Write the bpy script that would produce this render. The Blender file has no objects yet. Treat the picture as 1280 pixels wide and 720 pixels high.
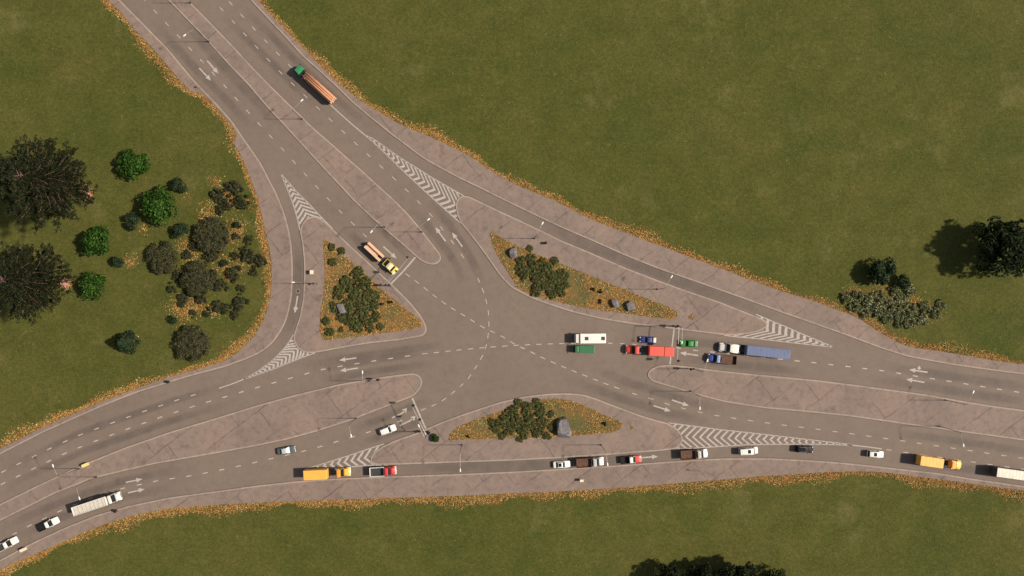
import bpy, bmesh, math, random
import numpy as np
from mathutils import Vector, Matrix
from mathutils.geometry import delaunay_2d_cdt

random.seed(7)
RNG = np.random.default_rng(11)
S = 4.5                    # photo pixels per metre on the ground
CAM_H = 210.0
NAD = (625.0, 380.0)       # photo pixel straight below the camera
scene = bpy.context.scene
COL = scene.collection
PI = math.pi

def W(p, z=0.0):
    return Vector(((p[0]-640.0)/S, (360.0-p[1])/S, z))
def unproj(p, h):
    k = (CAM_H-h)/CAM_H
    return (NAD[0]+(p[0]-NAD[0])*k, NAD[1]+(p[1]-NAD[1])*k)

# ------------------------------------------------------------------ materials
def new_mat(name):
    m = bpy.data.materials.new(name); m.use_nodes = True
    nt = m.node_tree; nt.nodes.clear()
    out = nt.nodes.new('ShaderNodeOutputMaterial')
    b = nt.nodes.new('ShaderNodeBsdfPrincipled')
    nt.links.new(b.outputs[0], out.inputs[0])
    return m, nt, b, out
def N(nt, t, **kw):
    n = nt.nodes.new(t)
    for k, v in kw.items(): setattr(n, k, v)
    return n
def noise(nt, vec, scale, detail=4, rough=.55):
    n = N(nt, 'ShaderNodeTexNoise'); n.inputs['Scale'].default_value = scale
    n.inputs['Detail'].default_value = detail; n.inputs['Roughness'].default_value = rough
    nt.links.new(vec, n.inputs['Vector']); return n.outputs['Fac']
def ramp(nt, fac, stops):
    r = N(nt, 'ShaderNodeValToRGB'); e = r.color_ramp.elements
    while len(e) < len(stops): e.new(.5)
    for i, (p, c) in enumerate(stops):
        e[i].position = p; e[i].color = c if len(c) == 4 else (*c, 1)
    nt.links.new(fac, r.inputs[0]); return r.outputs[0]
def mix(nt, fac, a, b, mode='MIX'):
    m = N(nt, 'ShaderNodeMix', data_type='RGBA', blend_type=mode)
    for s, v in ((m.inputs[0], fac), (m.inputs[6], a), (m.inputs[7], b)):
        if isinstance(v, (int, float)): s.default_value = v
        elif isinstance(v, tuple): s.default_value = v if len(v) == 4 else (*v, 1)
        else: nt.links.new(v, s)
    return m.outputs[2]
def math_(nt, op, a, b=0.0, c=None, clamp=False):
    m = N(nt, 'ShaderNodeMath', operation=op, use_clamp=clamp)
    for i, v in enumerate((a, b) if c is None else (a, b, c)):
        if isinstance(v, (int, float)): m.inputs[i].default_value = v
        else: nt.links.new(v, m.inputs[i])
    return m.outputs[0]
def bump(nt, b, h, strength, dist=.05):
    n = N(nt, 'ShaderNodeBump'); n.inputs['Strength'].default_value = strength
    n.inputs['Distance'].default_value = dist
    nt.links.new(h, n.inputs['Height']); nt.links.new(n.outputs[0], b.inputs['Normal'])
def pos(nt):
    return N(nt, 'ShaderNodeNewGeometry').outputs['Position']
def mapped(nt, vec, rot=(0,0,0), scale=(1,1,1)):
    m = N(nt, 'ShaderNodeMapping'); m.inputs['Rotation'].default_value = rot; m.inputs['Scale'].default_value = scale
    nt.links.new(vec, m.inputs['Vector']); return m.outputs[0]

def mat_grass(name='grass', a=(.030,.034,.0065), b=(.058,.060,.0125), c=(.085,.078,.022)):
    m, nt, bs, _ = new_mat(name); p = pos(nt)
    n1 = noise(nt, p, .035, 5, .6); n2 = noise(nt, p, .9, 5, .72); n3 = noise(nt, p, .16, 4, .65)
    n4 = noise(nt, mapped(nt, p, (0,0,.6), (3.2,2.2,1)), 1.0, 3, .8)
    c1 = ramp(nt, n2, [(.27, tuple(.85*x for x in a)), (.52, b), (.74, tuple(1.15*x for x in c))])
    c2 = ramp(nt, n4, [(.33, tuple(.6*x for x in a)), (.52, b), (.72, tuple(1.25*x for x in c))])
    cc = mix(nt, .48, c1, c2)
    t1 = ramp(nt, n1, [(.32, (.80,.91,.82)), (.5, (1,1,1)), (.68, (1.15,1.06,1.2))])
    t3 = ramp(nt, n3, [(.34, (.86,.90,.85)), (.5, (1,1,1)), (.70, (1.2,1.12,1.18))])
    cc = mix(nt, 1.0, cc, t1, 'MULTIPLY'); cc = mix(nt, 1.0, cc, t3, 'MULTIPLY')
    dry = ramp(nt, noise(nt, p, .06, 6, .75), [(.56, (0,0,0)), (.76, (1,1,1))])
    cc = mix(nt, math_(nt, 'MULTIPLY', dry, n4), cc, (.15,.125,.05))
    nt.links.new(cc, bs.inputs['Base Color']); bs.inputs['Roughness'].default_value = .95
    bs.inputs['Specular IOR Level'].default_value = .1
    bump(nt, bs, n4, .6, .12)
    return m
def mat_bed():
    m, nt, bs, _ = new_mat('bed_soil_grass_and_leaves'); p = pos(nt)
    n1 = noise(nt, p, .12, 4, .6); n2 = noise(nt, p, 2.2, 5, .8); n3 = noise(nt, mapped(nt, p, (0,0,1)), 1.3, 5, .75)
    a = ramp(nt, n2, [(.3, (.030,.034,.008)), (.52, (.062,.062,.014)), (.72, (.115,.095,.026))])
    b = ramp(nt, n3, [(.3, (.075,.042,.012)), (.5, (.19,.085,.02)), (.66, (.30,.14,.03)), (.8, (.26,.18,.045))])
    c = mix(nt, ramp(nt, n1, [(.42, (.05,.05,.05)), (.62, (.75,.75,.75))]), a, b)
    nt.links.new(c, bs.inputs['Base Color']); bs.inputs['Roughness'].default_value = .95
    bump(nt, bs, n2, .6, .1)
    return m
def mat_asphalt():
    m, nt, bs, _ = new_mat('asphalt'); p = pos(nt)
    n1 = noise(nt, p, .05, 5, .6); n2 = noise(nt, p, .45, 6, .7); n3 = noise(nt, p, 6., 3, .7)
    c = ramp(nt, n1, [(.3, (.124,.094,.075)), (.5, (.135,.102,.080)), (.7, (.145,.109,.085))])
    c = mix(nt, 1., c, ramp(nt, n2, [(.3, (.88,.88,.89)), (.5, (1,1,1)), (.72, (1.07,1.06,1.05))]), 'MULTIPLY')
    c = mix(nt, 1., c, ramp(nt, n3, [(.28, (.8,.8,.8)), (.5, (1,1,1)), (.72, (1.16,1.15,1.13))]), 'MULTIPLY')
    v = N(nt, 'ShaderNodeTexVoronoi', feature='DISTANCE_TO_EDGE'); v.inputs['Scale'].default_value = .075
    w = N(nt, 'ShaderNodeVectorMath', operation='ADD')
    nz = N(nt, 'ShaderNodeTexNoise'); nz.inputs['Scale'].default_value = .5; nz.inputs['Detail'].default_value = 5
    nt.links.new(p, nz.inputs['Vector'])
    sc = N(nt, 'ShaderNodeVectorMath', operation='SCALE'); sc.inputs['Scale'].default_value = 2.2
    nt.links.new(nz.outputs['Color'], sc.inputs[0])
    nt.links.new(p, w.inputs[0]); nt.links.new(sc.outputs[0], w.inputs[1]); nt.links.new(w.outputs[0], v.inputs['Vector'])
    crack = ramp(nt, v.outputs['Distance'], [(.0, (1,1,1)), (.011, (0,0,0))])
    crack = math_(nt, 'MULTIPLY', crack, ramp(nt, noise(nt, p, .04, 3), [(.48, (0,0,0)), (.66, (1,1,1))]))
    c = mix(nt, math_(nt, 'MULTIPLY', crack, .22), c, (.05,.045,.04))
    st = ramp(nt, noise(nt, p, .14, 5, .7), [(.60, (0,0,0)), (.76, (1,1,1))])
    c = mix(nt, math_(nt, 'MULTIPLY', st, .22), c, (.07,.06,.055))
    nt.links.new(c, bs.inputs['Base Color']); bs.inputs['Roughness'].default_value = .82
    bs.inputs['Specular IOR Level'].default_value = .25
    bump(nt, bs, n3, .25, .02)
    return m
def mat_concrete(name, base=(.166,.123,.100), joints=True):
    m, nt, bs, _ = new_mat(name); p = pos(nt)
    n1 = noise(nt, p, .09, 5, .62); n2 = noise(nt, p, .6, 6, .72); n3 = noise(nt, p, 5., 3, .7)
    k = lambda f, t=(1,1,1): tuple(f*x*y for x, y in zip(base, t))
    c = ramp(nt, n1, [(.3, k(.86,(1,.98,1.0))), (.5, k(1)), (.7, k(1.13,(1.02,.97,.95)))])
    c = mix(nt, 1., c, ramp(nt, n2, [(.28, (.72,.72,.74)), (.5, (1,1,1)), (.75, (1.13,1.12,1.10))]), 'MULTIPLY')
    c = mix(nt, 1., c, ramp(nt, n3, [(.28, (.85,.85,.85)), (.5, (1,1,1)), (.72, (1.12,1.12,1.12))]), 'MULTIPLY')
    if joints:
        nz = N(nt, 'ShaderNodeTexNoise'); nz.inputs['Scale'].default_value = .35; nz.inputs['Detail'].default_value = 5
        nt.links.new(p, nz.inputs['Vector'])
        sc = N(nt, 'ShaderNodeVectorMath', operation='SCALE'); sc.inputs['Scale'].default_value = .9
        nt.links.new(nz.outputs['Color'], sc.inputs[0])
        w = N(nt, 'ShaderNodeVectorMath', operation='ADD'); nt.links.new(p, w.inputs[0]); nt.links.new(sc.outputs[0], w.inputs[1])
        br = N(nt, 'ShaderNodeTexBrick'); br.offset = .37; br.squash = .7; br.squash_frequency = 3
        nt.links.new(mapped(nt, w.outputs[0], (0,0,math.radians(-37))), br.inputs['Vector'])
        for nme, val in (('Scale', 1.), ('Mortar Size', .17), ('Mortar Smooth', .4), ('Brick Width', 19.), ('Row Height', 7.6)):
            br.inputs[nme].default_value = val
        msk = ramp(nt, noise(nt, p, .11, 4, .6), [(.38, (.1,.1,.1)), (.6, (1,1,1))])
        f = math_(nt, 'MULTIPLY', br.outputs['Fac'], msk)
        c = mix(nt, math_(nt, 'MULTIPLY', f, .55), c, (.045,.035,.032))
        # rust-dark blotches and wandering cracks
        st = ramp(nt, noise(nt, p, .22, 6, .72), [(.57, (0,0,0)), (.74, (1,1,1))])
        c = mix(nt, math_(nt, 'MULTIPLY', st, .66), c, (.065,.05,.047))
        v = N(nt, 'ShaderNodeTexVoronoi', feature='DISTANCE_TO_EDGE'); v.inputs['Scale'].default_value = .12
        sc2 = N(nt, 'ShaderNodeVectorMath', operation='SCALE'); sc2.inputs['Scale'].default_value = 4.
        nt.links.new(nz.outputs['Color'], sc2.inputs[0])
        w2 = N(nt, 'ShaderNodeVectorMath', operation='ADD'); nt.links.new(p, w2.inputs[0]); nt.links.new(sc2.outputs[0], w2.inputs[1])
        nt.links.new(w2.outputs[0], v.inputs['Vector'])
        ck = ramp(nt, v.outputs['Distance'], [(.0, (1,1,1)), (.02, (0,0,0))])
        ck = math_(nt, 'MULTIPLY', ck, ramp(nt, noise(nt, p, .07, 3), [(.5, (0,0,0)), (.62, (1,1,1))]))
        c = mix(nt, math_(nt, 'MULTIPLY', ck, .4), c, (.06,.047,.043))
    nt.links.new(c, bs.inputs['Base Color']); bs.inputs['Roughness'].default_value = .85
    bs.inputs['Specular IOR Level'].default_value = .25
    bump(nt, bs, n3, .25, .02)
    return m
def mat_paint_line():
    m, nt, bs, out = new_mat('road_paint'); p = pos(nt)
    n = noise(nt, p, 2.2, 5, .75)
    c = ramp(nt, n, [(.28, (.20,.17,.148)), (.48, (.31,.275,.245)), (.7, (.38,.34,.305))])
    nt.links.new(c, bs.inputs['Base Color']); bs.inputs['Roughness'].default_value = .8
    tr = N(nt, 'ShaderNodeBsdfTransparent'); mx = N(nt, 'ShaderNodeMixShader')
    a = ramp(nt, noise(nt, p, 3.1, 4, .8), [(.30, (.25,.25,.25)), (.48, (1,1,1))])
    nt.links.new(a, mx.inputs[0]); nt.links.new(tr.outputs[0], mx.inputs[1]); nt.links.new(bs.outputs[0], mx.inputs[2])
    nt.links.new(mx.outputs[0], out.inputs[0])
    return m
def mat_wear():
    m, nt, bs, out = new_mat('tyre_worn_asphalt'); p = pos(nt)
    uv = N(nt, 'ShaderNodeTexCoord').outputs['UV']; sp = N(nt, 'ShaderNodeSeparateXYZ'); nt.links.new(uv, sp.inputs[0])
    ac = math_(nt, 'PINGPONG', sp.outputs[0], .5); ac = ramp(nt, ac, [(0, (0,0,0)), (.3, (1,1,1))])
    al = math_(nt, 'PINGPONG', sp.outputs[1], .5); al = ramp(nt, al, [(0, (0,0,0)), (.26, (1,1,1))])
    n = ramp(nt, noise(nt, p, .25, 5, .6), [(.3, (.35,.35,.35)), (.65, (1,1,1))])
    f = math_(nt, 'MULTIPLY', math_(nt, 'MULTIPLY', ac, al), math_(nt, 'MULTIPLY', n, .27))
    bs.inputs['Base Color'].default_value = (.062,.054,.05,1); bs.inputs['Roughness'].default_value = .75
    tr = N(nt, 'ShaderNodeBsdfTransparent'); mx = N(nt, 'ShaderNodeMixShader')
    nt.links.new(f, mx.inputs[0]); nt.links.new(tr.outputs[0], mx.inputs[1]); nt.links.new(bs.outputs[0], mx.inputs[2])
    nt.links.new(mx.outputs[0], out.inputs[0])
    return m
def mat_attr(name, rough=.75, trans=0.0, spec=.2):
    m, nt, bs, out = new_mat(name)
    a = N(nt, 'ShaderNodeAttribute'); a.attribute_name = 'tone'
    nt.links.new(a.outputs['Color'], bs.inputs['Base Color'])
    bs.inputs['Roughness'].default_value = rough; bs.inputs['Specular IOR Level'].default_value = spec
    if trans:
        t = N(nt, 'ShaderNodeBsdfTranslucent'); nt.links.new(a.outputs['Color'], t.inputs[0])
        mx = N(nt, 'ShaderNodeMixShader'); mx.inputs[0].default_value = trans
        nt.links.new(bs.outputs[0], mx.inputs[1]); nt.links.new(t.outputs[0], mx.inputs[2]); nt.links.new(mx.outputs[0], out.inputs[0])
    return m
def mat_solid(name, col, rough=.5, metal=0., dirt=.25, dscale=1.2, dcol=None, coat=0.):
    m, nt, bs, _ = new_mat(name)
    tc = N(nt, 'ShaderNodeTexCoord').outputs['Object']
    n = ramp(nt, noise(nt, tc, dscale, 6, .7), [(.42, (0,0,0)), (.72, (1,1,1))])
    d = dcol or tuple(.55*x+.012 for x in col)
    c = mix(nt, math_(nt, 'MULTIPLY', n, dirt), col, d)
    nt.links.new(c, bs.inputs['Base Color'])
    r = math_(nt, 'MULTIPLY_ADD', n, .18, rough); nt.links.new(r, bs.inputs['Roughness'])
    bs.inputs['Metallic'].default_value = metal
    if max(col) < .02: bs.inputs['Specular IOR Level'].default_value = .12
    bs.inputs['Coat Weight'].default_value = coat if max(col) > .02 else 0.; bs.inputs['Coat Roughness'].default_value = .12
    return m
_paint = {}
def paint(col, rough=.46, dirt=.35, coat=.12):
    k = (col, rough, dirt)
    if k not in _paint: _paint[k] = mat_solid('vehicle_paint', col, rough, 0., dirt, 1.0, None, coat)
    return _paint[k]
def mat_rust():
    m, nt, bs, _ = new_mat('rusty_steel'); tc = N(nt, 'ShaderNodeTexCoord').outputs['Object']
    n = noise(nt, tc, 1.6, 7, .75)
    c = ramp(nt, n, [(.3, (.028,.014,.009)), (.5, (.075,.032,.018)), (.72, (.15,.068,.036))])
    nt.links.new(c, bs.inputs['Base Color']); bs.inputs['Roughness'].default_value = .85
    return m
def mat_wood(name, a, b):
    m, nt, bs, _ = new_mat(name); tc = N(nt, 'ShaderNodeTexCoord').outputs['Object']
    n = noise(nt, mapped(nt, tc, (0,0,0), (.5,5,5)), 1.3, 5, .65)
    nt.links.new(ramp(nt, n, [(.3, a), (.7, b)]), bs.inputs['Base Color']); bs.inputs['Roughness'].default_value = .7
    return m
def mat_rock():
    m, nt, bs, _ = new_mat('rock'); tc = N(nt, 'ShaderNodeTexCoord').outputs['Object']
    n = noise(nt, tc, 1.0, 8, .7)
    c = ramp(nt, n, [(.3, (.055,.050,.052)), (.5, (.12,.108,.108)), (.72, (.21,.185,.175))])
    nt.links.new(c, bs.inputs['Base Color']); bs.inputs['Roughness'].default_value = .9
    bump(nt, bs, n, .7, .15)
    return m

M = dict(grass=mat_grass(), bed=mat_bed(),
         asphalt=mat_asphalt(), concrete=mat_concrete('concrete'), kerb=mat_concrete('kerb_concrete', (.24,.187,.152), False),
         line=mat_paint_line(), wear=mat_wear(), leaf=mat_attr('foliage', .7, .32, .06), litter=mat_attr('dry_leaves', .85, 0.),
         bark=mat_solid('bark', (.12,.065,.042), .9, 0, .6, 3.), limbbark=mat_solid('pine_limb_bark', (.17,.085,.06), .9, 0, .7, 2.), redbark=mat_solid('pine_bark', (.33,.16,.11), .9, 0, .6, 3.),
         rust=mat_rust(), rock=mat_rock(),
         glass=mat_solid('vehicle_glass', (.012,.013,.015), .16, 0, .1), tyre=mat_solid('tyre_rubber', (.013,.013,.013), .85),
         rim=mat_solid('rim_metal', (.35,.35,.36), .35, .8), chassis=mat_solid('chassis_steel', (.022,.021,.021), .7, 0, .5),
         lamp=mat_solid('headlight_glass', (.75,.72,.65), .15), red=mat_solid('tail_light', (.35,.015,.012), .2),
         chrome=mat_solid('bright_metal', (.55,.55,.55), .25, .9), pole=mat_solid('pole_steel', (.045,.042,.04), .55, .3, .4),
         polegrey=mat_solid('galvanised_steel', (.30,.285,.27), .5, .5, .4), head=mat_solid('lamp_housing', (.62,.60,.56), .4),
         black=mat_solid('black_plastic', (.012,.012,.012), .5), dark_metal=mat_solid('dark_metal', (.035,.034,.034), .6, .3),
         lgreen=mat_solid('green_lens', (.01,.12,.07), .2), lamber=mat_solid('amber_lens', (.30,.13,.01), .2), lred=mat_solid('red_lens', (.28,.012,.01), .2),
         beige=mat_solid('beige_cabinet', (.55,.48,.34), .5, 0, .3), yellow=mat_solid('yellow_bin', (.58,.47,.17), .5, 0, .4),
         timber=mat_wood('sawn_timber', (.42,.25,.15), (.66,.43,.28)), log=mat_wood('log_bark', (.26,.105,.05), (.48,.22,.115)),
         logend=mat_wood('log_end', (.50,.32,.2), (.66,.45,.29)))

# ------------------------------------------------------------------ objects
def tag(o, label=None, cat=None, group=None, kind=None):
    if label: o['label'] = label
    if cat: o['category'] = cat
    if group: o['group'] = group
    if kind: o['kind'] = kind
    return o
def obj(name, mesh, mat=None, parent=None, smooth=False):
    if isinstance(mesh, bmesh.types.BMesh):
        bm = mesh; mesh = bpy.data.meshes.new(name)
        bmesh.ops.recalc_face_normals(bm, faces=bm.faces[:])
        bm.to_mesh(mesh); bm.free()
    if mat is not None and not mesh.materials: mesh.materials.append(mat)
    if smooth:
        for p in mesh.polygons: p.use_smooth = True
    o = bpy.data.objects.new(name, mesh); COL.objects.link(o)
    if parent is not None: o.parent = parent
    return o
def thing(name, loc, rz=0., label=None, cat=None, group=None):
    o = bpy.data.objects.new(name, None); COL.objects.link(o)
    o.location = loc; o.rotation_euler = (0,0,rz); o.empty_display_size = .5
    return tag(o, label, cat, group)
def copy_tree(o, parent=None):
    c = o.copy(); COL.objects.link(c)
    if parent is not None: c.parent = parent
    for ch in [x for x in o.children]: copy_tree(ch, c)
    return c
def pydata(name, v, f):
    me = bpy.data.meshes.new(name); me.from_pydata(v, [], f); me.update(); return me

# ---- bmesh shape helpers
def box(bm, c, d, rz=0., bev=0.):
    """box centred at c, size d, optional bevel"""
    r = bmesh.ops.create_cube(bm, size=1.0)
    vs = r['verts']
    bmesh.ops.scale(bm, vec=d, verts=vs)
    if bev:
        es = list({e for v in vs for e in v.link_edges})
        q = bmesh.ops.bevel(bm, geom=es, offset=bev, segments=2, profile=.5, affect='EDGES')
        vs = list({v for f in q['faces'] for v in f.verts} | {v for v in vs if v.is_valid})
    if rz: bmesh.ops.rotate(bm, cent=(0,0,0), matrix=Matrix.Rotation(rz, 3, 'Z'), verts=vs)
    bmesh.ops.translate(bm, vec=c, verts=vs)
def tube(bm, pts, rads, n=8, cap=True):
    rings = []
    for i, p in enumerate(pts):
        p = Vector(p)
        t = (Vector(pts[min(i+1, len(pts)-1)]) - Vector(pts[max(i-1, 0)])).normalized()
        a = t.orthogonal().normalized() if i == 0 else (pa - t*pa.dot(t)).normalized()
        pa = a; b = t.cross(a); r = rads[i] if isinstance(rads, (list, tuple)) else rads
        rings.append([bm.verts.new(p + a*(r*math.cos(2*PI*k/n)) + b*(r*math.sin(2*PI*k/n))) for k in range(n)])
    for a, b in zip(rings, rings[1:]):
        for k in range(n): bm.faces.new((a[k], a[(k+1) % n], b[(k+1) % n], b[k]))
    if cap:
        bm.faces.new(rings[0][::-1]); bm.faces.new(rings[-1])
def loft(bm, stations, n=20, e=3.2):
    """stations: (x, half width, z low, z high[, exponent]); superellipse sections along x"""
    rings = []
    for s in stations:
        x, w, zl, zh = s[:4]; ee = s[4] if len(s) > 4 else e
        zc, hh = (zl+zh)/2, (zh-zl)/2; ring = []
        for k in range(n):
            a = 2*PI*(k+.5)/n; ca, sa = math.cos(a), math.sin(a)
            ring.append(bm.verts.new((x, w*math.copysign(abs(ca)**(2/ee), ca), zc+hh*math.copysign(abs(sa)**(2/ee), sa))))
        rings.append(ring)
    for a, b in zip(rings, rings[1:]):
        for k in range(n): bm.faces.new((a[k], a[(k+1) % n], b[(k+1) % n], b[k]))
    bm.faces.new(rings[0][::-1]); bm.faces.new(rings[-1])
def hexa(bm, bot, top):
    """frustum from four bottom and four top points"""
    b = [bm.verts.new(p) for p in bot]; t = [bm.verts.new(p) for p in top]
    bm.faces.new(b[::-1]); bm.faces.new(t)
    for k in range(4): bm.faces.new((b[k], b[(k+1) % 4], t[(k+1) % 4], t[k]))
def slab(bm, pts, off):
    """thin plate: polygon pts given an offset vector thickness"""
    off = Vector(off); a = [bm.verts.new(Vector(p)) for p in pts]; b = [bm.verts.new(Vector(p)+off) for p in pts]
    bm.faces.new(a[::-1]); bm.faces.new(b); n = len(pts)
    for k in range(n): bm.faces.new((a[k], a[(k+1) % n], b[(k+1) % n], b[k]))

# ------------------------------------------------------------------ plan curves
def resample(pts, step, closed=False):
    P = [np.array(p, float) for p in pts]
    if closed: P = P + [P[0]]
    P = np.array(P); d = np.r_[0, np.cumsum(np.linalg.norm(np.diff(P, axis=0), axis=1))]
    n = max(2, int(d[-1]/step)); t = np.linspace(0, d[-1], n+1)
    q = np.c_[np.interp(t, d, P[:,0]), np.interp(t, d, P[:,1])]
    return q[:-1] if closed else q
def smooth(pts, sig, step=2.0, closed=False):
    q = resample(pts, step, closed); s = sig/step; r = int(3*s)+1
    k = np.exp(-.5*(np.arange(-r, r+1)/s)**2); k /= k.sum()
    if closed: e = np.r_[q[-r:], q, q[:r]]
    else: e = np.r_[2*q[0]-q[r:0:-1], q, 2*q[-1]-q[-2:-r-2:-1]] if len(q) > r+1 else q
    if not closed and len(q) <= r+1: return q
    return np.c_[np.convolve(e[:,0], k, 'valid'), np.convolve(e[:,1], k, 'valid')]
def extend(pts, a=300, b=300):
    P = [np.array(p, float) for p in pts]
    d0 = P[0]-P[1]; d1 = P[-1]-P[-2]
    return [P[0]+d0/np.linalg.norm(d0)*a] + P + [P[-1]+d1/np.linalg.norm(d1)*b]
def normals(q, closed=False):
    t = np.roll(q, -1, 0)-np.roll(q, 1, 0) if closed else np.gradient(q, axis=0)
    t = t/np.linalg.norm(t, axis=1)[:,None]
    return np.c_[-t[:,1], t[:,0]]
def area(q):
    x, y = q[:,0], q[:,1]; return .5*np.sum(x*np.roll(y,-1)-np.roll(x,-1)*y)
def inside(pt, q):
    x, y = pt; r = False; n = len(q); j = n-1
    for i in range(n):
        xi, yi = q[i]; xj, yj = q[j]
        if (yi > y) != (yj > y) and x < (xj-xi)*(y-yi)/(yj-yi)+xi: r = not r
        j = i
    return r
def prism(name, q, z0, z1, mat, kind='structure'):
    v2 = [W(p) for p in q]; n = len(v2)
    cv, _, tri, ov, _, _ = delaunay_2d_cdt([Vector((p.x, p.y)) for p in v2], [], [list(range(n))], 1, 1e-4)
    v = [(p.x, p.y, z1) for p in cv]; f = [tuple(t) for t in tri]; m_ = len(v)
    if z0 is not None:
        v += [(p.x, p.y, z1) for p in v2] + [(p.x, p.y, z0) for p in v2]
        f += [(m_+k, m_+(k+1) % n, m_+n+(k+1) % n, m_+n+k) for k in range(n)]
    bm = bmesh.new(); bm.from_mesh(pydata('tmp', v, f))
    bmesh.ops.recalc_face_normals(bm, faces=bm.faces[:])
    up = [f for f in bm.faces if abs(f.normal.z) > .5 and f.normal.z < 0]
    if up: bmesh.ops.reverse_faces(bm, faces=up)
    me = bpy.data.meshes.new(name); bm.to_mesh(me); bm.free(); me.materials.append(mat)
    o = bpy.data.objects.new(name, me); COL.objects.link(o)
    if kind: o['kind'] = kind
    return o
def ribbon_data(q, o0, o1, z, closed=False, v=None, f=None, uvs=None):
    """flat strip between offsets o0,o1 (px) along curve q"""
    v = [] if v is None else v; f = [] if f is None else f
    nn = normals(q, closed); b = len(v); L = len(q)
    for i in range(L):
        v.append(tuple(W(q[i]+nn[i]*o0, z))); v.append(tuple(W(q[i]+nn[i]*o1, z)))
        if uvs is not None: uvs += [(0, i/(L-1)), (1, i/(L-1))]
    for i in range(L if closed else L-1):
        j = (i+1) % L; f.append((b+2*i, b+2*i+1, b+2*j+1, b+2*j))
    return v, f
def kerb_strip(q, o0, o1, closed, top=.165, bot=-.03):
    nn = normals(q, closed); L = len(q); v = []; f = []
    for i in range(L):
        a, b = q[i]+nn[i]*o0, q[i]+nn[i]*o1
        v += [tuple(W(a, bot)), tuple(W(a, top-.02)), tuple(W(q[i]+nn[i]*(o0+.18*np.sign(o1-o0)), top)), tuple(W(b, top)), tuple(W(b, bot))]
    for i in range(L if closed else L-1):
        j = (i+1) % L
        for k in range(4): f.append((5*i+k, 5*i+k+1, 5*j+k+1, 5*j+k))
    bm = bmesh.new(); bm.from_mesh(pydata('tmp', v, f)); bmesh.ops.recalc_face_normals(bm, faces=bm.faces[:])
    o = obj('kerb', bm, M['kerb']); o['kind'] = 'structure'; return o

# ------------------------------------------------------------------ ground and roads
g = 3000.
me = pydata('grassland', [(-g,-g,0),(g,-g,0),(g,g,0),(-g,g,0)], [(0,1,2,3)])
o = obj('grassland', me, M['grass']); o['kind'] = 'structure'

W_K = [(150,0),(182.5,33),(210,61),(234,90),(240,97.5),(269,127.5),(290,151),(302,169),(314,186),(327.5,206),(339,229),(346,242),(354,262),(360,282),(364,301),(366,330),(366,345),(365,370),(361,390),(357,403),(351,415),(340,430),(326,441),(305,450),(280,459),(245,468),(215,477),(170,491),(125,509),(55,540),(0,568)]
W_O = [(136,0),(150,14),(167.5,36),(195,65),(216,90),(228,104),(241,116),(247,117),(249,113.5),(266,129.5),(287,153),(296.5,168),(292,179),(300,192),(307.5,207.5),(316,230),(323,250),(330,280),(337,310),(339,325),(340,345),(338,372.5),(332.5,393),(328,403),(317.5,421),(300,438),(285,449),(275,453),(240,463.5),(210,471.5),(175,484),(125,503),(90,518),(50,536),(0,561)]
E_K = [(313,0),(340,29),(360,50),(377.5,70),(396,86),(421,109),(440,128),(460,145),(490,169),(526,196),(536,202.5),(570,221),(600,235.5),(630,250.5),(660,265),(685,277),(712.5,289.5),(740,301),(780,319),(820,335),(860,349),(900,363),(947.5,380),(977.5,391),(1015,404),(1060,420),(1100,435),(1135,446),(1160,450.6),(1200,457.5),(1240,463),(1280,468)]
E_O = [(322.5,0),(340,20),(360,41),(380,61),(403,85),(421,102.5),(452.5,127.5),(475,141),(499,155),(540,172),(585,194),(615,215),(649,233),(691,250),(740,275),(800,298),(832.5,310),(865,322.5),(910,339),(937,350),(980,365),(1022.5,378),(1045,387),(1070,396),(1085,406),(1102.5,417),(1125,430),(1140,434.5),(1181,440),(1215,446),(1245,451),(1280,455.6)]
S_K = [(0,700),(35,681),(80,660),(120,644),(160,632.5),(210,622),(265,614.5),(320,607),(370,601.5),(420,598),(495,595),(570,592.5),(640,589.5),(700,586),(760,582.3),(820,578),(861,575),(905,572.7),(960,572.7),(1007.5,575),(1050,578),(1090,582),(1120,585.5),(1170,591),(1220,599),(1280,607.5)]
S_O = [(0,712),(22.5,701),(55,687.5),(100,667.5),(140,651.5),(175,642),(210,635.5),(250,632),(320,628),(400,625),(480,622.5),(560,620),(640,616.5),(700,614),(760,610.5),(820,606),(880,601),(960,594.5),(1010,591.3),(1050,589.3),(1090,589),(1120,592),(1200,602.5),(1280,613)]
wk, ek, sk = (smooth(extend(p), 5) for p in (W_K, E_K, S_K))
wo, eo, so = smooth(extend(W_O), 2.5), smooth(extend(E_O), 5), smooth(extend(S_O), 5)
road = np.vstack([wk, sk, ek[::-1]])
o = prism('road', road, None, .02, M['asphalt'])
for k_, o_, nm in ((wk, wo, 'pavement'), (ek, eo, 'pavement'), (sk, so, 'pavement')):
    prism('pavement', np.vstack([k_, o_[::-1]]), -.02, .15, M['concrete'])
kerb_strip(wk, -.08, 1.7, False) ; kerb_strip(ek, .08, -1.7, False); kerb_strip(sk, -.08, 1.7, False)

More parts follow.
